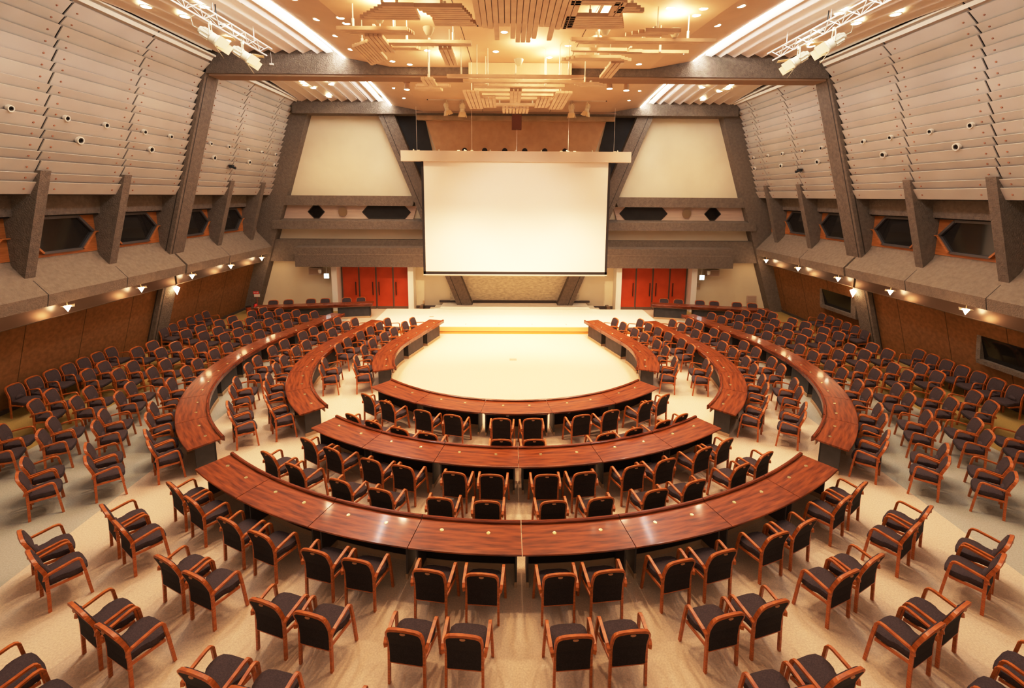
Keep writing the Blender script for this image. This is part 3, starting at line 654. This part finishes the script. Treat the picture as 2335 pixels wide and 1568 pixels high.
for sx in (-1,1):
    sd = 'left' if sx<0 else 'right'
    hx = 7.72
    y0,y1 = 8.6,14.5; z0 = 10.18
    t = thing('lighting_truss', 'thin white lighting truss under the %s slatted ceiling'%sd, 'lighting truss', (XA+sx*hx,(y0+y1)/2,z0))
    b = MB(); Lh=(y1-y0)/2
    cs3 = [(-.12,.10),(.12,.10),(0,-.12)]
    for (u,v) in cs3: b.tube([(u,-Lh,v),(u,Lh-(0 if v>0 else .1),v)],.022,6)
    b.build('chords','steelw',t)
    b = MB(); n=9
    for k in range(n):
        ya = -Lh+.2+k*(2*Lh-.4)/n; yb_ = ya+(2*Lh-.4)/n*.5
        for (u,v) in cs3[:2]:
            b.tube([(u,ya,v),(0,yb_,-.12)],.011,5); b.tube([(0,yb_,-.12),(u,ya+(2*Lh-.4)/n,v)],.011,5)
        b.tube([(-.12,ya,.1),(.12,ya,.1)],.011,5)
    b.build('lattice','steelw',t)
    b = MB()
    for yy in (-2.2,.4,2.2): b.tube([(0,yy,.1),(0,yy,.5)],.012,5)
    b.build('hangers','steelw',t)
    b = MB(); b.box((0,1.2,0),(.12,1.0,.06)); b.build('cable_tray','white',t)
    b = MB(); b.tube([(0,.5,.5),(0,.52,.1),(.02*sx,.62,-.05),(0,.75,.0)],.014,6); b.build('cable','cable',t)
    for i,(y,dz) in enumerate(((11.75,-.46),(13.1,-.48))):
        spotlight((XA+sx*(hx-.02),y,z0+dz), (-sx*.80,.34,-.55), 'cream theatre spotlight with flaps on the %s truss, %s from the camera'%(sd,'nearer' if i==0 else 'farther'), .36, 'spotlights on the side trusses', 1.15)
    # twin pipes with two lamps before the screen
    t = thing('lighting_pipes', 'pair of thin crosswise lighting pipes %s of the centre boards'%sd, 'lighting pipe', (XA+sx*2.9,20.45,10.05))
    b = MB()
    for (yy,zz) in ((0,0),(-.75,.10)): b.tube([(-1.0,yy,zz),(1.0,yy,zz)],.025,8)
    b.build('pipes','steelw',t)
    b = MB()
    for yy,zz in ((0,0),(-.75,.10)): b.tube([(sx*1.0,yy,zz),(sx*1.05,yy,zz)],.03,8)
    b.build('end_caps','cable',t)
    b = MB()
    for u in (-.6,.5): b.tube([(u,0,0),(u,0,.12)],.012,5)
    b.build('hangers','steelw',t)
    spotlight((XA+sx*2.40,20.45,9.68),(sx*.05,.15,-1),'cream theatre spotlight with open flaps before the screen, inner of %s pair'%sd,+.33,'spotlights before the screen',.95)
    spotlight((XA+sx*3.10,20.45,9.72),(-sx*.25,.2,-1),'cream theatre spotlight before the screen, outer lamp of the %s pair'%sd,+.31,'spotlights before the screen',.85)
# small sensor hanging at each end of the portal beam
b = MB(); b.box((-8.25,16.12,10.28),(.12,.06,.06)); b.tube([(-8.25,16.12,10.3),(-8.25,16.12,10.7)],.006,5); tag(b.build('beam_sensor','white'), 'tiny white sensor hanging on the left part of the portal beam', 'sensor')

# ------------------------------------------------------------------ projection screen
t = thing('projection_screen', 'large white roll-down projection screen hanging above the stage', 'projection screen', (.2,20.5,2.25))
b = MB(); b.box((-.02,0,2.70),(8.30,.02,5.08)); b.build('screen_sheet','screen',t)
b = MB(); b.box((-4.23,.0,2.6),(.10,.024,5.3)); b.box((4.19,.0,2.6),(.10,.024,5.3)); b.box((-.02,0,.10),(8.52,.024,.13)); b.build('screen_border','blackborder',t)
b = MB(); b.tube([(-4.28,0,.0),(4.24,0,.0)],.04,8); b.build('weight_bar','screencase',t)
b = MB(); b.box((-.02,.02,5.38),(10.25,.36,.46)); b.build('screen_case','screencase',t)
b = MB()
for i in range(9): b.lathe([(.02,0),(.035,.03),(.03,.07),(0,.09)],8,(-4.6+i*1.14,0,5.60))
for u in (-2.6,-2.3,-2.0,2.0,2.3,2.6,-4.4,4.4): b.box((u,.05,5.63),(.12,.06,.05))
b.build('case_fittings','lampbody',t)
b = MB()
for u in (-4.45,-2.0,.0,2.3,4.35): b.tube([(u,0,5.6),(u,0,7.5)],.008,5)
b.build('hanging_cables','steelw',t)

# ------------------------------------------------------------------ desks
class Arc:
    def __init__(s, Rg): s.R = Rg
    def pt(s, q, d): a = q/s.R; r = s.R+d; return Vector((.05+r*math.sin(a), Y0-r*math.cos(a), 0))
    def face(s, q): a = q/s.R; return Vector((-math.sin(a), math.cos(a), 0))
class Chain:
    def __init__(s, ox, a, r, yt, sx):
        s.sx = sx; s.r = r; s.d = Vector((math.sin(a),math.cos(a),0)); s.n = Vector((math.cos(a),-math.sin(a),0))
        s.P = Vector((ox+math.tan(a)*(yt-16), yt, 0)); s.c = s.P + s.n*r
    def mir(s, v, vec=False):
        if s.sx<0: return v
        return Vector((-v.x,v.y,0)) if vec else Vector((2*XS-v.x, v.y, 0))
    def pt(s, q, d):
        if q>=0: p = s.P + s.d*q - s.n*d
        else:
            a = q/s.r; v = -s.n*math.cos(a) + s.d*math.sin(a); p = s.c + v*(s.r+d)
        return s.mir(p)
    def face(s, q):
        if q>=0: f = s.n
        else: a = q/s.r; f = s.n*math.cos(a) - s.d*math.sin(a)
        return s.mir(f, True)
class Line:
    def __init__(s, p0, p1, f): s.p0=Vector(p0); s.t=(Vector(p1)-s.p0).normalized(); s.f=Vector(f).normalized()
    def pt(s,q,d): return s.p0 + s.t*q - s.f*d
    def face(s,q): return s.f
def desk(cv, q0, q1, grom, label, grp, inset=.08, zt=.70, gap=.006, rail=True):
    qm = (q0+q1)/2; f = cv.face(qm); o = cv.pt(qm,.1)
    rz = math.atan2(f.y,f.x)-PI/2
    t = thing('conference_desk', label, 'desk', o, rz, grp)
    inv = Matrix.Rotation(-rz,3,'Z')
    def L(q,d,z): p = inv @ (cv.pt(q,d)-o); return Vector((p.x,p.y,z))
    N = 8; qa, qb = q0+gap, q1-gap
    qs = [qa+(qb-qa)*i/N for i in range(N+1)]
    def strip(d0,d1,z0,z1,a=None,c=None):
        q_ = qs if a is None else [a+(c-a)*i/N for i in range(N+1)]
        return [[L(q,d0,z0),L(q,d1,z0),L(q,d1,z1),L(q,d0,z1)] for q in q_]
    b = MB(); b.loft([[L(q,-.20,zt-.035),L(q,.405,zt-.035),L(q,.42,zt-.02),L(q,.412,zt-.004),L(q,.40,zt),L(q,-.20,zt)] for q in qs]); b.build('desktop','desk',t)
    if rail:
        b = MB(); b.loft([[L(q,-.265,zt-.09),L(q,-.205,zt-.05),L(q,-.198,zt+.03),L(q,-.215,zt+.043),L(q,-.25,zt+.04),L(q,-.268,zt+.02)] for q in qs]); b.build('rail','desk_edge',t)
    b = MB(); b.loft(strip(.30,.33,zt-.10,zt-.035,q0+inset,q1-inset)); b.build('drawer_front','desk_edge',t)
    b = MB(); b.loft(strip(-.19,-.17,zt-.13,zt-.035)); b.build('apron','apron',t)
    pa, pb = q0+inset, q1-inset
    b = MB(); b.loft(strip(-.13,-.105,.09,zt-.035,pa,pb)); b.build('modesty_panel','panel',t)
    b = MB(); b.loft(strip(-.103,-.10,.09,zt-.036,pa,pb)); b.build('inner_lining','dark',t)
    for q,s_ in ((pa,1),(pb,-1)):
        b = MB(); w=.028*s_
        b.loft([[L(q,-.13,.09),L(q,.25,.09),L(q,.25,zt-.035),L(q,-.13,zt-.035)],[L(q+w,-.13,.09),L(q+w,.25,.09),L(q+w,.25,zt-.035),L(q+w,-.13,zt-.035)]]); b.build('side_panel','panel',t)
    b = MB(); b.loft(strip(-.15,-.09,0,.09,pa,pb))
    for q,s_ in ((pa,1),(pb,-1)):
        w=.04*s_; b.loft([[L(q,-.14,0),L(q,.26,0),L(q,.26,.09),L(q,-.14,.09)],[L(q+w,-.14,0),L(q+w,.26,0),L(q+w,.26,.09),L(q+w,-.14,.09)]])
    b.build('plinth','plinth',t)
    for q in grom:
        g = L(q,0,zt)
        b = MB(); b.lathe([(.018,.004),(.03,.005),(.034,0),(.018,0)],16,g); gr = b.build('grommet','brass',t)
        b = MB(); b.lathe([(0,.001),(.019,.0015),(.019,.0)],12,g); b.build('grommet_hole','slot',gr)
    g = L(qm-.22,-.095,.40); b = MB(); b.box(g,(.07,.01,.075)); b.cur=1; b.box(g+Vector((0,.006,0)),(.03,.006,.035)); b.build('power_outlet',['steelw','slot'],t)
    return t
RG = {1:5.55,2:7.70,3:9.85}
D2R = PI/180
front = {3:[-37.1,-28.6,-19.2,-9.6,0,9.6,19.2,28.6,37.1], 2:[-35,-23.6,-11.9,0,11.9,23.6,35], 1:[-41.6,-25.2,-8.4,8.4,25.2,41.6]}
fg = {3:[-34.9,-31,-26,-22,-16.7,-12.7,-7.3,-3.0], 2:[-31.8,-26.6,-20.5,-15.3,-9,-3.4], 1:[-36.4,-29.8,-20.3,-13.5,-3.4]}
fname = {3:'outermost',2:'middle',1:'innermost'}
for k in (3,2,1):
    A = Arc(RG[k]); e = front[k]; gg = sorted(fg[k]+[-g for g in fg[k]])
    for i in range(len(e)-1):
        gs = [g for g in gg if e[i]<g<e[i+1]]
        desk(A, e[i]*D2R*RG[k], e[i+1]*D2R*RG[k], [g*D2R*RG[k] for g in gs],
             'glossy red-brown two-seat desk, %s from left in the %s front desk arc'%(ORD[i],fname[k]), 'desks of the %s front arc'%fname[k], .07)
CH = {1:(-3.82,.299,3.712,15.546,[-2.68,-1.395,0,1.48,2.93],[-2.36,-1.80,-.99,-.42,.41,1.05,1.91,2.53]),
      2:(-6.11,.257,5.355,15.528,[-5.6,-4.14,-2.78,-1.45,-.10,1.37,2.83],[-5.17,-4.52,-3.76,-3.15,-2.42,-1.82,-1.08,-.49,.3,.95,1.78,2.41]),
      3:(-8.656,.305,6.86,16.195,[-8.08,-6.68,-5.25,-3.86,-2.45,-1.05,.30,1.80,3.3],[-7.7,-7.08,-6.28,-5.66,-4.83,-4.26,-3.46,-2.87,-2.1,-1.49,-.7,-.09,.72,1.36,2.22,2.85])}
wname = {1:'inner',2:'middle',3:'outer'}
chains = {}
for sx in (-1,1):
    sd = 'left' if sx<0 else 'right'
    for k,(ox,a,r,yt,e,g) in CH.items():
        cv = Chain(ox,a,r,yt,sx); chains[(k,sx)] = cv
        for i in range(len(e)-1):
            desk(cv, e[i], e[i+1], [q for q in g if e[i]<q<e[i+1]], 'glossy red-brown two-seat desk, %s from the near end of the %s %s desk wing'%(ORD[i],wname[k],sd), 'desks of the %s %s wing'%(wname[k],sd), .16)
    # head table at the front wall
    if sx<0: ln = Line((-11.95,20.40,0),(-6.65,21.36,0),(.18,-.983,0))
    else: ln = Line((12.05,20.12,0),(7.0,21.32,0),(-.23,-.972,0))
    chains[('h',sx)] = ln
    for i in range(3):
        desk(ln, i*1.77, (i+1)*1.77, [i*1.77+.5,i*1.77+1.2], 'dark red-brown two-seat desk before the front wall, %s from the %s wall'%(ORD[i],sd), 'head desks on the %s'%sd, .14, gap=.004)

# ------------------------------------------------------------------ chairs
def rr(w,t,n=0): # rounded rectangle ring, x half width w, y half thickness t
    c = min(t*.8, w*.5)
    return [(-w+c*.3,-t),( w-c*.3,-t),(w,-t+c*.5),(w,t-c*.5),(w-c*.6,t),(-w+c*.6,t),(-w,t-c*.5),(-w,-t+c*.5)]
def backy(z):
    P = [(.31,-.172),(.44,-.166),(.54,-.168),(.60,-.178),(.66,-.196),(.74,-.225),(.80,-.247),(.85,-.265)]
    if z<=P[0][0]: return P[0][1]
    for (z0,y0),(z1,y1) in zip(P,P[1:]):
        if z<=z1: return y0+(y1-y0)*(z-z0)/(z1-z0)
    return P[-1][1]
def make_chair(label, right_arm=True):
    t = thing('armchair', label, 'chair')
    half = [(.19,-.15),(.20,-.02),(.212,.02),(.238,.055),(.25,.12),(.243,.21),(.20,.262),(.10,.278)]
    out = half + [(-x,y) for x,y in half[::-1]]
    def ring(s,dy,z): return [Vector((x*s, y*s+(1-s)*.06+dy, z-.25*max(0,.1-abs(y-.26))*(z>.42)*.6)) for x,y in out]
    b = MB(); b.loft([ring(.93,0,.362),ring(1.0,0,.382),ring(1.0,0,.432),ring(.965,0,.455),ring(.86,0,.465),ring(.5,0,.468)]); b.build('seat','fabric',t,True)
    b = MB()
    for s in (-1,1): b.tube([(s*.215,-.165,.355),(s*.262,.19,.355)],0,rect=(.02,.035))
    b.tube([(-.255,.18,.352),(.255,.18,.352)],0,rect=(.02,.03)); b.build('seat_rail','frame',t)
    b = MB(); rings=[]
    for z,w in ((.44,.19),(.50,.198),(.58,.203),(.66,.206),(.74,.206),(.78,.2),(.81,.184),(.828,.15),(.838,.09)):
        y = backy(z); rings.append([Vector((x,y+.014+yy,z+yy*.25)) for x,yy in rr(w,.024)])
    b.loft(rings)
    rings=[]
    for z,w,tk in ((.475,.10,.01),(.50,.115,.022),(.54,.105,.03),(.575,.06,.018),(.588,.015,.004)):
        rings.append([Vector((x,backy(z)+.036+yy,z)) for x,yy in rr(w,tk)])
    b.loft(rings)
    b.build('backrest','fabric',t,True)
    b = MB(); rings=[]
    for z,w in ((.315,.202),(.44,.205),(.58,.207),(.68,.207),(.77,.203),(.805,.186),(.828,.15),(.838,.09)):
        y = backy(z); rings.append([Vector((x,y-.016+yy,z)) for x,yy in ((-w,-.008),(w,-.008),(w,.008),(-w,.008))])
    b.loft(rings); b.build('back_panel','backfab',t)
    b = MB()
    path = [(-.216,.50),(-.218,.60),(-.22,.68),(-.218,.75),(-.208,.795),(-.186,.825),(-.15,.842),(-.08,.852),(0,.855)]
    path = path + [(-x,z) for x,z in path[-2::-1]]
    b.tube([(x,backy(z),z) for x,z in path],0,up=(0,-1,.3),rect=(.026,.044))
    b.tube([(-.215,backy(.31)-.008,.312),(.215,backy(.31)-.008,.312)],0,rect=(.028,.026))
    b.build('back_frame','frame',t)
    b = MB()
    Rs = Matrix.Rotation(PI/2-.35,3,'X') @ Matrix.Diagonal((1,.4,1))
    b.lathe([(0,-.002),(.03,-.002),(.03,.002),(0,.002)],10,(0,backy(.818)+.038,.816),Rs)
    b.cur=1; b.lathe([(0,-.002),(.036,-.002),(.036,.002),(0,.002)],10,(0,backy(.822)-.030,.822),Rs)
    b.build('hand_slot',['slot','slotlit'],t)  # through-hole drawn as flat pills: shade painted dark in front, lit lip behind
    for s in (-1,1):
        b = MB(); b.tube([(s*.225,-.185,0),(s*.222,-.172,.30),(s*.218,-.168,.54)],0,up=(0,1,0),rect=(.03,.038)); b.build('leg','frame',t)
        if s>0 and not right_arm: continue
        b = MB(); b.tube([(s*.292,.252,0),(s*.280,.215,.38),(s*.270,.188,.58)],0,up=(0,1,0),rect=(.034,.034)); b.build('leg','frame',t)
        b = MB(); b.tube([(s*.250,-.200,.525),(s*.258,-.192,.565),(s*.264,-.150,.592),(s*.268,0,.612),(s*.270,.11,.626),(s*.270,.155,.622),(s*.270,.178,.603),(s*.270,.188,.575)],0,up=(0,-.3,1),rect=(.040,.026)); b.build('armrest','frame',t)
    return t
protoA = [None]; protoB = [None]
def place(bp, f, label, grp, arm=True, scale=None, jit=.025, off=.262):
    f = f.normalized(); loc = bp + f*off; loc.z = bp.z
    rz = math.atan2(f.y,f.x)-PI/2 + random.uniform(-jit,jit)
    store = protoA if arm else protoB
    if store[0] is None:
        t = make_chair(label, arm); t.location = loc; t.rotation_euler=(0,0,rz); t['group']=grp
        if scale: t.scale = scale
        store[0] = t; return t
    t = dup(store[0], loc, rz, label, grp, scale or (1,1,1)); return t
ARC_CH = [
 ('pulled up to the innermost front desk arc', 6.52, [-36,-29.8,-20.3,-13.4,-3.2,3.2,13.6,20.4,30,36]),
 ('in the loose row behind the innermost front arc', 7.41, [-31.2,-26.2,-20.6,-15.3,-2.7,2.7,15,20.4,26.8,31.5]),
 ('pulled up to the middle front desk arc', 8.61, [-30.8,-26,-19.6,-14.9,-8.1,-3.4,3.4,8.2,14.9,19.6,26.2,30.8]),
 ('in the loose row behind the middle front arc', 9.33, [-32.2,-27.3,-20.4,-15.2,-8.5,-3.5,3.4,8.5,14.9,20,27.3,32.2]),
 ('pulled up to the outermost front desk arc', 10.78, [-34.6,-30.9,-25.5,-21.7,-16.2,-12.6,-6.9,-3.0,2.6,6.3,11.9,15.7,21.3,24.9,30.9,34.6]),
 ('in the first row behind the outermost front arc', 11.64, [-35.6,-32.4,-25.7,-22.5,-16.4,-13.1,-7.1,-3.6,2.8,6.2,12.4,15.8,22.5,25.6,31.9,35.2]),
 ('in the second row behind the outermost front arc', 12.53, [-36.7,-33.7,-26.2,-23.2,-16.6,-13.5,-7.1,2.7,5.9,13.0,16.1,22.9,26.0,32.9,35.8]),
 ('in the row nearest the camera', 13.4, [-26.6,-23.6,23.4,26.4]),
]
nchair = 0
for row, R, angs in ARC_CH:
    for i,a in enumerate(angs):
        ar = a*D2R; bp = Vector((.05+R*math.sin(ar), Y0-R*math.cos(ar), 0)); f = Vector((-math.sin(ar),math.cos(ar),0))
        place(bp, f, 'dark fabric wooden armchair %s, %s from left'%(row,ORD[i]), 'armchairs '+row); nchair += 1
SIDE_CH = [
 (1,'pulled up to the inner %s desk wing', .96, [(-2.38,-1.80),(-.99,-.44),(.26,.92),(1.76,2.40)]),
 (1,'behind the inner %s desk wing', 1.90, [(-2.22,-1.84),(-.88,-.47),(.12,.76),(1.38,1.98)]),
 (2,'pulled up to the middle %s desk wing', .92, [(-5.02,-4.48),(-3.67,-3.14),(-2.38,-1.88),(-1.11,-.57),(.23,.83),(1.67,2.30)]),
 (2,'behind the middle %s desk wing', 1.72, [(-4.88,-4.42),(-3.62,-3.16),(-2.32,-1.85),(-1.12,-.60),(.2,.8),(1.66,2.28)]),
 (3,'pulled up to the outer %s desk wing', .94, [(-7.52,-7.0),(-6.13,-5.63),(-4.73,-4.22),(-3.37,-2.85),(-2.06,-1.5),(-.70,-.16),(.62,1.22),(2.12,2.74)]),
 (3,'in first row behind outer %s wing', 1.87, [(-7.40,-6.92),(-6.0,-5.54),(-4.67,-4.2),(-3.29,-2.83),(-1.98,-1.53),(-.66,-.22),(.60,1.2),(2.1,2.7)]),
 (3,'in second row behind outer %s wing', 2.76, [(-7.27,-6.85),(-5.91,-5.5),(-4.61,-4.2),(-3.26,-2.86),(-1.97,-1.56),(-.66,-.26),(.52,1.12),(2.06,2.67)]),
 (3,'in third row behind outer %s wing', 3.6, [(-5.83,-5.46),(-4.52,-4.15),(-3.19,-2.82),(-1.93,-1.56),(-.63,-.26),(.44,1.02),(2.0,2.6)]),
]
for sx in (-1,1):
    sd = 'left' if sx<0 else 'right'
    for k,row,d,pairs in SIDE_CH:
        cv = chains[(k,sx)]; qs = [q for p in pairs for q in p]
        # keep the pair spacing at seat level at least a chair width
        fixed = []
        for a,c in pairs:
            m = (a+c)/2; need = .60/(1+ (d-.36)/cv.r) if m<0 else .60
            h = max((c-a)/2, need/2); fixed += [m-h,m+h]
        for i,q in enumerate(fixed):
            n = len(fixed)-1-i
            place(cv.pt(q,d), cv.face(q), 'dark fabric armchair %s, %s from stage end'%(row%sd,ORD[n]), 'armchairs '+row%sd); nchair += 1
    # row along the wall
    runs = [[11.42+.486*i for i in range(7)], [16.62-.0+.486*i for i in range(6)]]
    for ri, run in enumerate(runs):
        for i,y in enumerate(run):
            last = i == len(run)-1
            x = XA + sx*13.55
            f = Vector((-sx,.0,0))
            # mirrored on the right so the single shared arm lies on the camera side
            place(Vector((x,y,0)), f, 'dark armchair against the brown %s wall %s the pillar, %s from the camera'%(sd,'before' if ri==0 else 'beyond',ORD[i]), 'armchairs along the %s wall'%sd, last, ((.90 if (sx<0 or last) else -.90),1,1), .0); nchair += 1
    ln = chains[('h',sx)]
    for i,q in enumerate((.62,1.30,2.32,2.98,3.98,4.66)):
        place(ln.pt(q,.66), ln.face(q), 'dark armchair behind the %s head desks, %s from the %s wall'%(sd,ORD[i],sd), 'armchairs behind the %s head desks'%sd, jit=.01); nchair += 1
print('chairs', nchair)

# ------------------------------------------------------------------ fire point in the far left corner
t = thing('fire_extinguisher', 'red fire extinguisher on a red stand in the far left corner', 'fire extinguisher', (-12.75,21.9,0))
b = MB(); b.lathe([(0,.05),(.085,.05),(.09,.08),(.09,.40),(.05,.48),(.03,.50),(0,.5)],16); b.build('cylinder','red',t,True)
b = MB(); b.tube([(0,0,.5),(0,0,.55)],.02,8); b.tube([(0,0,.55),(.08,0,.57)],.012,6); b.tube([(0,0,.54),(-.10,0,.45),(-.11,0,.2)],.012,6); b.build('valve_and_hose','slot',t)
b = MB(); b.box((0,-.005,.27),(.10,.182,.14)); b.build('paper_label','label_white',t)
b = MB(); b.box((.06,0,.02),(.5,.34,.04)); b.box((.24,0,.10),(.10,.3,.14)); b.build('stand_base','red',t)
t = thing('fire_sign', 'red and white sign board on a thin pole above the extinguisher', 'sign', (-12.80,22.15,0))
b = MB(); b.tube([(0,0,0),(0,0,.80)],.018,8); b.build('pole','redcup',t)
b = MB(); b.lathe([(.0,0),(.16,0),(.16,.02),(0,.025)],16); b.build('foot','redcup',t)
b = MB(); b.box((-.02,-.02,1.01),(.28,.02,.14)); b.build('red_board','red',t)
b = MB(); b.box((.02,-.02,.87),(.28,.02,.15)); b.build('white_board','label_white',t)
def text(body, size, loc, m, parent, name):
    cu = bpy.data.curves.new(name,'FONT'); cu.body = body; cu.size = size; cu.align_x='CENTER'; cu.align_y='CENTER'; cu.extrude=.002
    o = bpy.data.objects.new(name,cu); COL.objects.link(o); o.parent = parent; o.location = loc; o.rotation_euler=(PI/2,0,0); cu.materials.append(M[m])
    bpy.context.view_layer.update(); me = bpy.data.meshes.new_from_object(o.evaluated_get(bpy.context.evaluated_depsgraph_get()))
    o2 = bpy.data.objects.new(name, me); COL.objects.link(o2); o2.parent = parent; o2.location = loc; o2.rotation_euler=(PI/2,0,0); me.materials.clear(); me.materials.append(M[m]); bpy.data.objects.remove(o); return o2
text('消火器', .085, (-.02,-.034,1.01), 'label_white', t, 'sign_text')
t = thing('waste_bin', 'red-brown round waste bin beside the fire extinguisher', 'waste bin', (-13.12,21.9,0))
b = MB(); b.lathe([(0,0),(.10,0),(.125,.34),(.115,.34),(.095,.02),(0,.02)],18); b.build('bin_body','redcup',t,True)
b = MB(); b.lathe([(.115,.33),(.13,.33),(.13,.37),(.115,.37)],18); b.build('rim','slot',t)

# ------------------------------------------------------------------ lights
def light(kind, name, loc, energy, col, **kw):
    l = bpy.data.lights.new(name, kind); l.energy = energy; l.color = col
    for k,v in kw.items(): setattr(l,k,v)
    o = bpy.data.objects.new(name,l); COL.objects.link(o); o.location = loc; return o
WARM = (1.0,.70,.44); WARM2 = (1.0,.60,.30)
def spot(loc, aim, e, ang=80, blend=.6, col=WARM, r=.10):
    o = light('SPOT','ceiling_spot_light',loc,e*1.35,col,spot_size=ang*D2R,spot_blend=blend,shadow_soft_size=r)
    o.rotation_euler = (Vector(aim)-Vector(loc)).to_track_quat('-Z','Y').to_euler(); return o
ZL = 9.05
# stage wash
for x in (-3.0,-1.0,1.3,3.3):
    spot((x,14.6,ZL-.1),(x*1.1,19.6,.3),1700,62,.8)
for x in (-2.4,2.7): spot((x,20.3,9.3),(x*.8,19.3,.3),700,60,.8)
# centre floor
for (x,y) in ((-1.6,13.0),(1.8,13.0),(0,15.3),(-2.6,16.0),(2.9,16.0)):
    spot((x,y,ZL),(x*1.2,y,0),800,95,.9)
# general downlights
for (x,y) in ((-5.0,9.5),(5.2,9.5),(-5.0,13.5),(5.2,13.5),(-4.9,18.6),(5.2,18.6),(0,10.0),(-2.6,9.0),(2.8,9.0)):
    spot((x,y,10.0 if abs(x)>4 else ZL+.15),(x*1.1,y-1.0,0),430,120,.8)
for sx in (-1,1):
    for y in (10.5,14.5,19.8): spot((XA+sx*9.0,y,10.4),(XA+sx*9.3,y-.3,0),230,125,.7,WARM)
    for i,y in enumerate((12.1,14.6,17.0,19.42,21.9)):
        light('POINT','wall_lamp_light',(XA+sx*12.2,y,2.55),9,WARM2,shadow_soft_size=.1)
    light('POINT','pillar_lamp_light',(XA+sx*12.7,16.7,2.28),10,WARM2,shadow_soft_size=.08)
    # wash on the front side panels
    spot((XA+sx*6.5,16.0,9.7),(XA+sx*8.3,23,6.2),330,60,.9,WARM)
# uplights
for (x,y) in ((-2.95,10.25),(-2.0,11.0),(2.02,10.9),(3.65,10.95),(.5,13.4),(-2.2,14.6),(1.2,14.4)):
    light('POINT','uplight',(x,y,9.86),65,(1,.70,.42),shadow_soft_size=.12)
# screen wash
spot((0,12.5,8.8),(.2,20.5,5.0),1000,52,.9,(1,.80,.66))

w = bpy.data.worlds.new('world'); sc.world = w; w.use_nodes = True
bg = w.node_tree.nodes['Background']; bg.inputs['Color'].default_value = (1.0,.70,.46,1); bg.inputs['Strength'].default_value = .5

# ------------------------------------------------------------------ colour management
sc.view_settings.view_transform = 'Standard'
sc.view_settings.look = 'None'
sc.view_settings.exposure = .08
sc.cycles.use_denoising = True
sc.cycles.max_bounces = 6
sc.cycles.diffuse_bounces = 4
sc.cycles.sample_clamp_indirect = 8

vs = sc.view_settings; vs.use_curve_mapping = True
cm = vs.curve_mapping; cm.white_level = (3.0,3.0,3.0); cm.clip_max_x = 1.0
c = cm.curves[3]
pts = [(0,0),(.033,.085),(.1,.31),(.2,.60),(.333,.80),(.6,.94),(1,1)]
c.points[0].location = pts[0]; c.points[1].location = pts[-1]
for p in pts[1:-1]: c.points.new(*p)
cm.update()
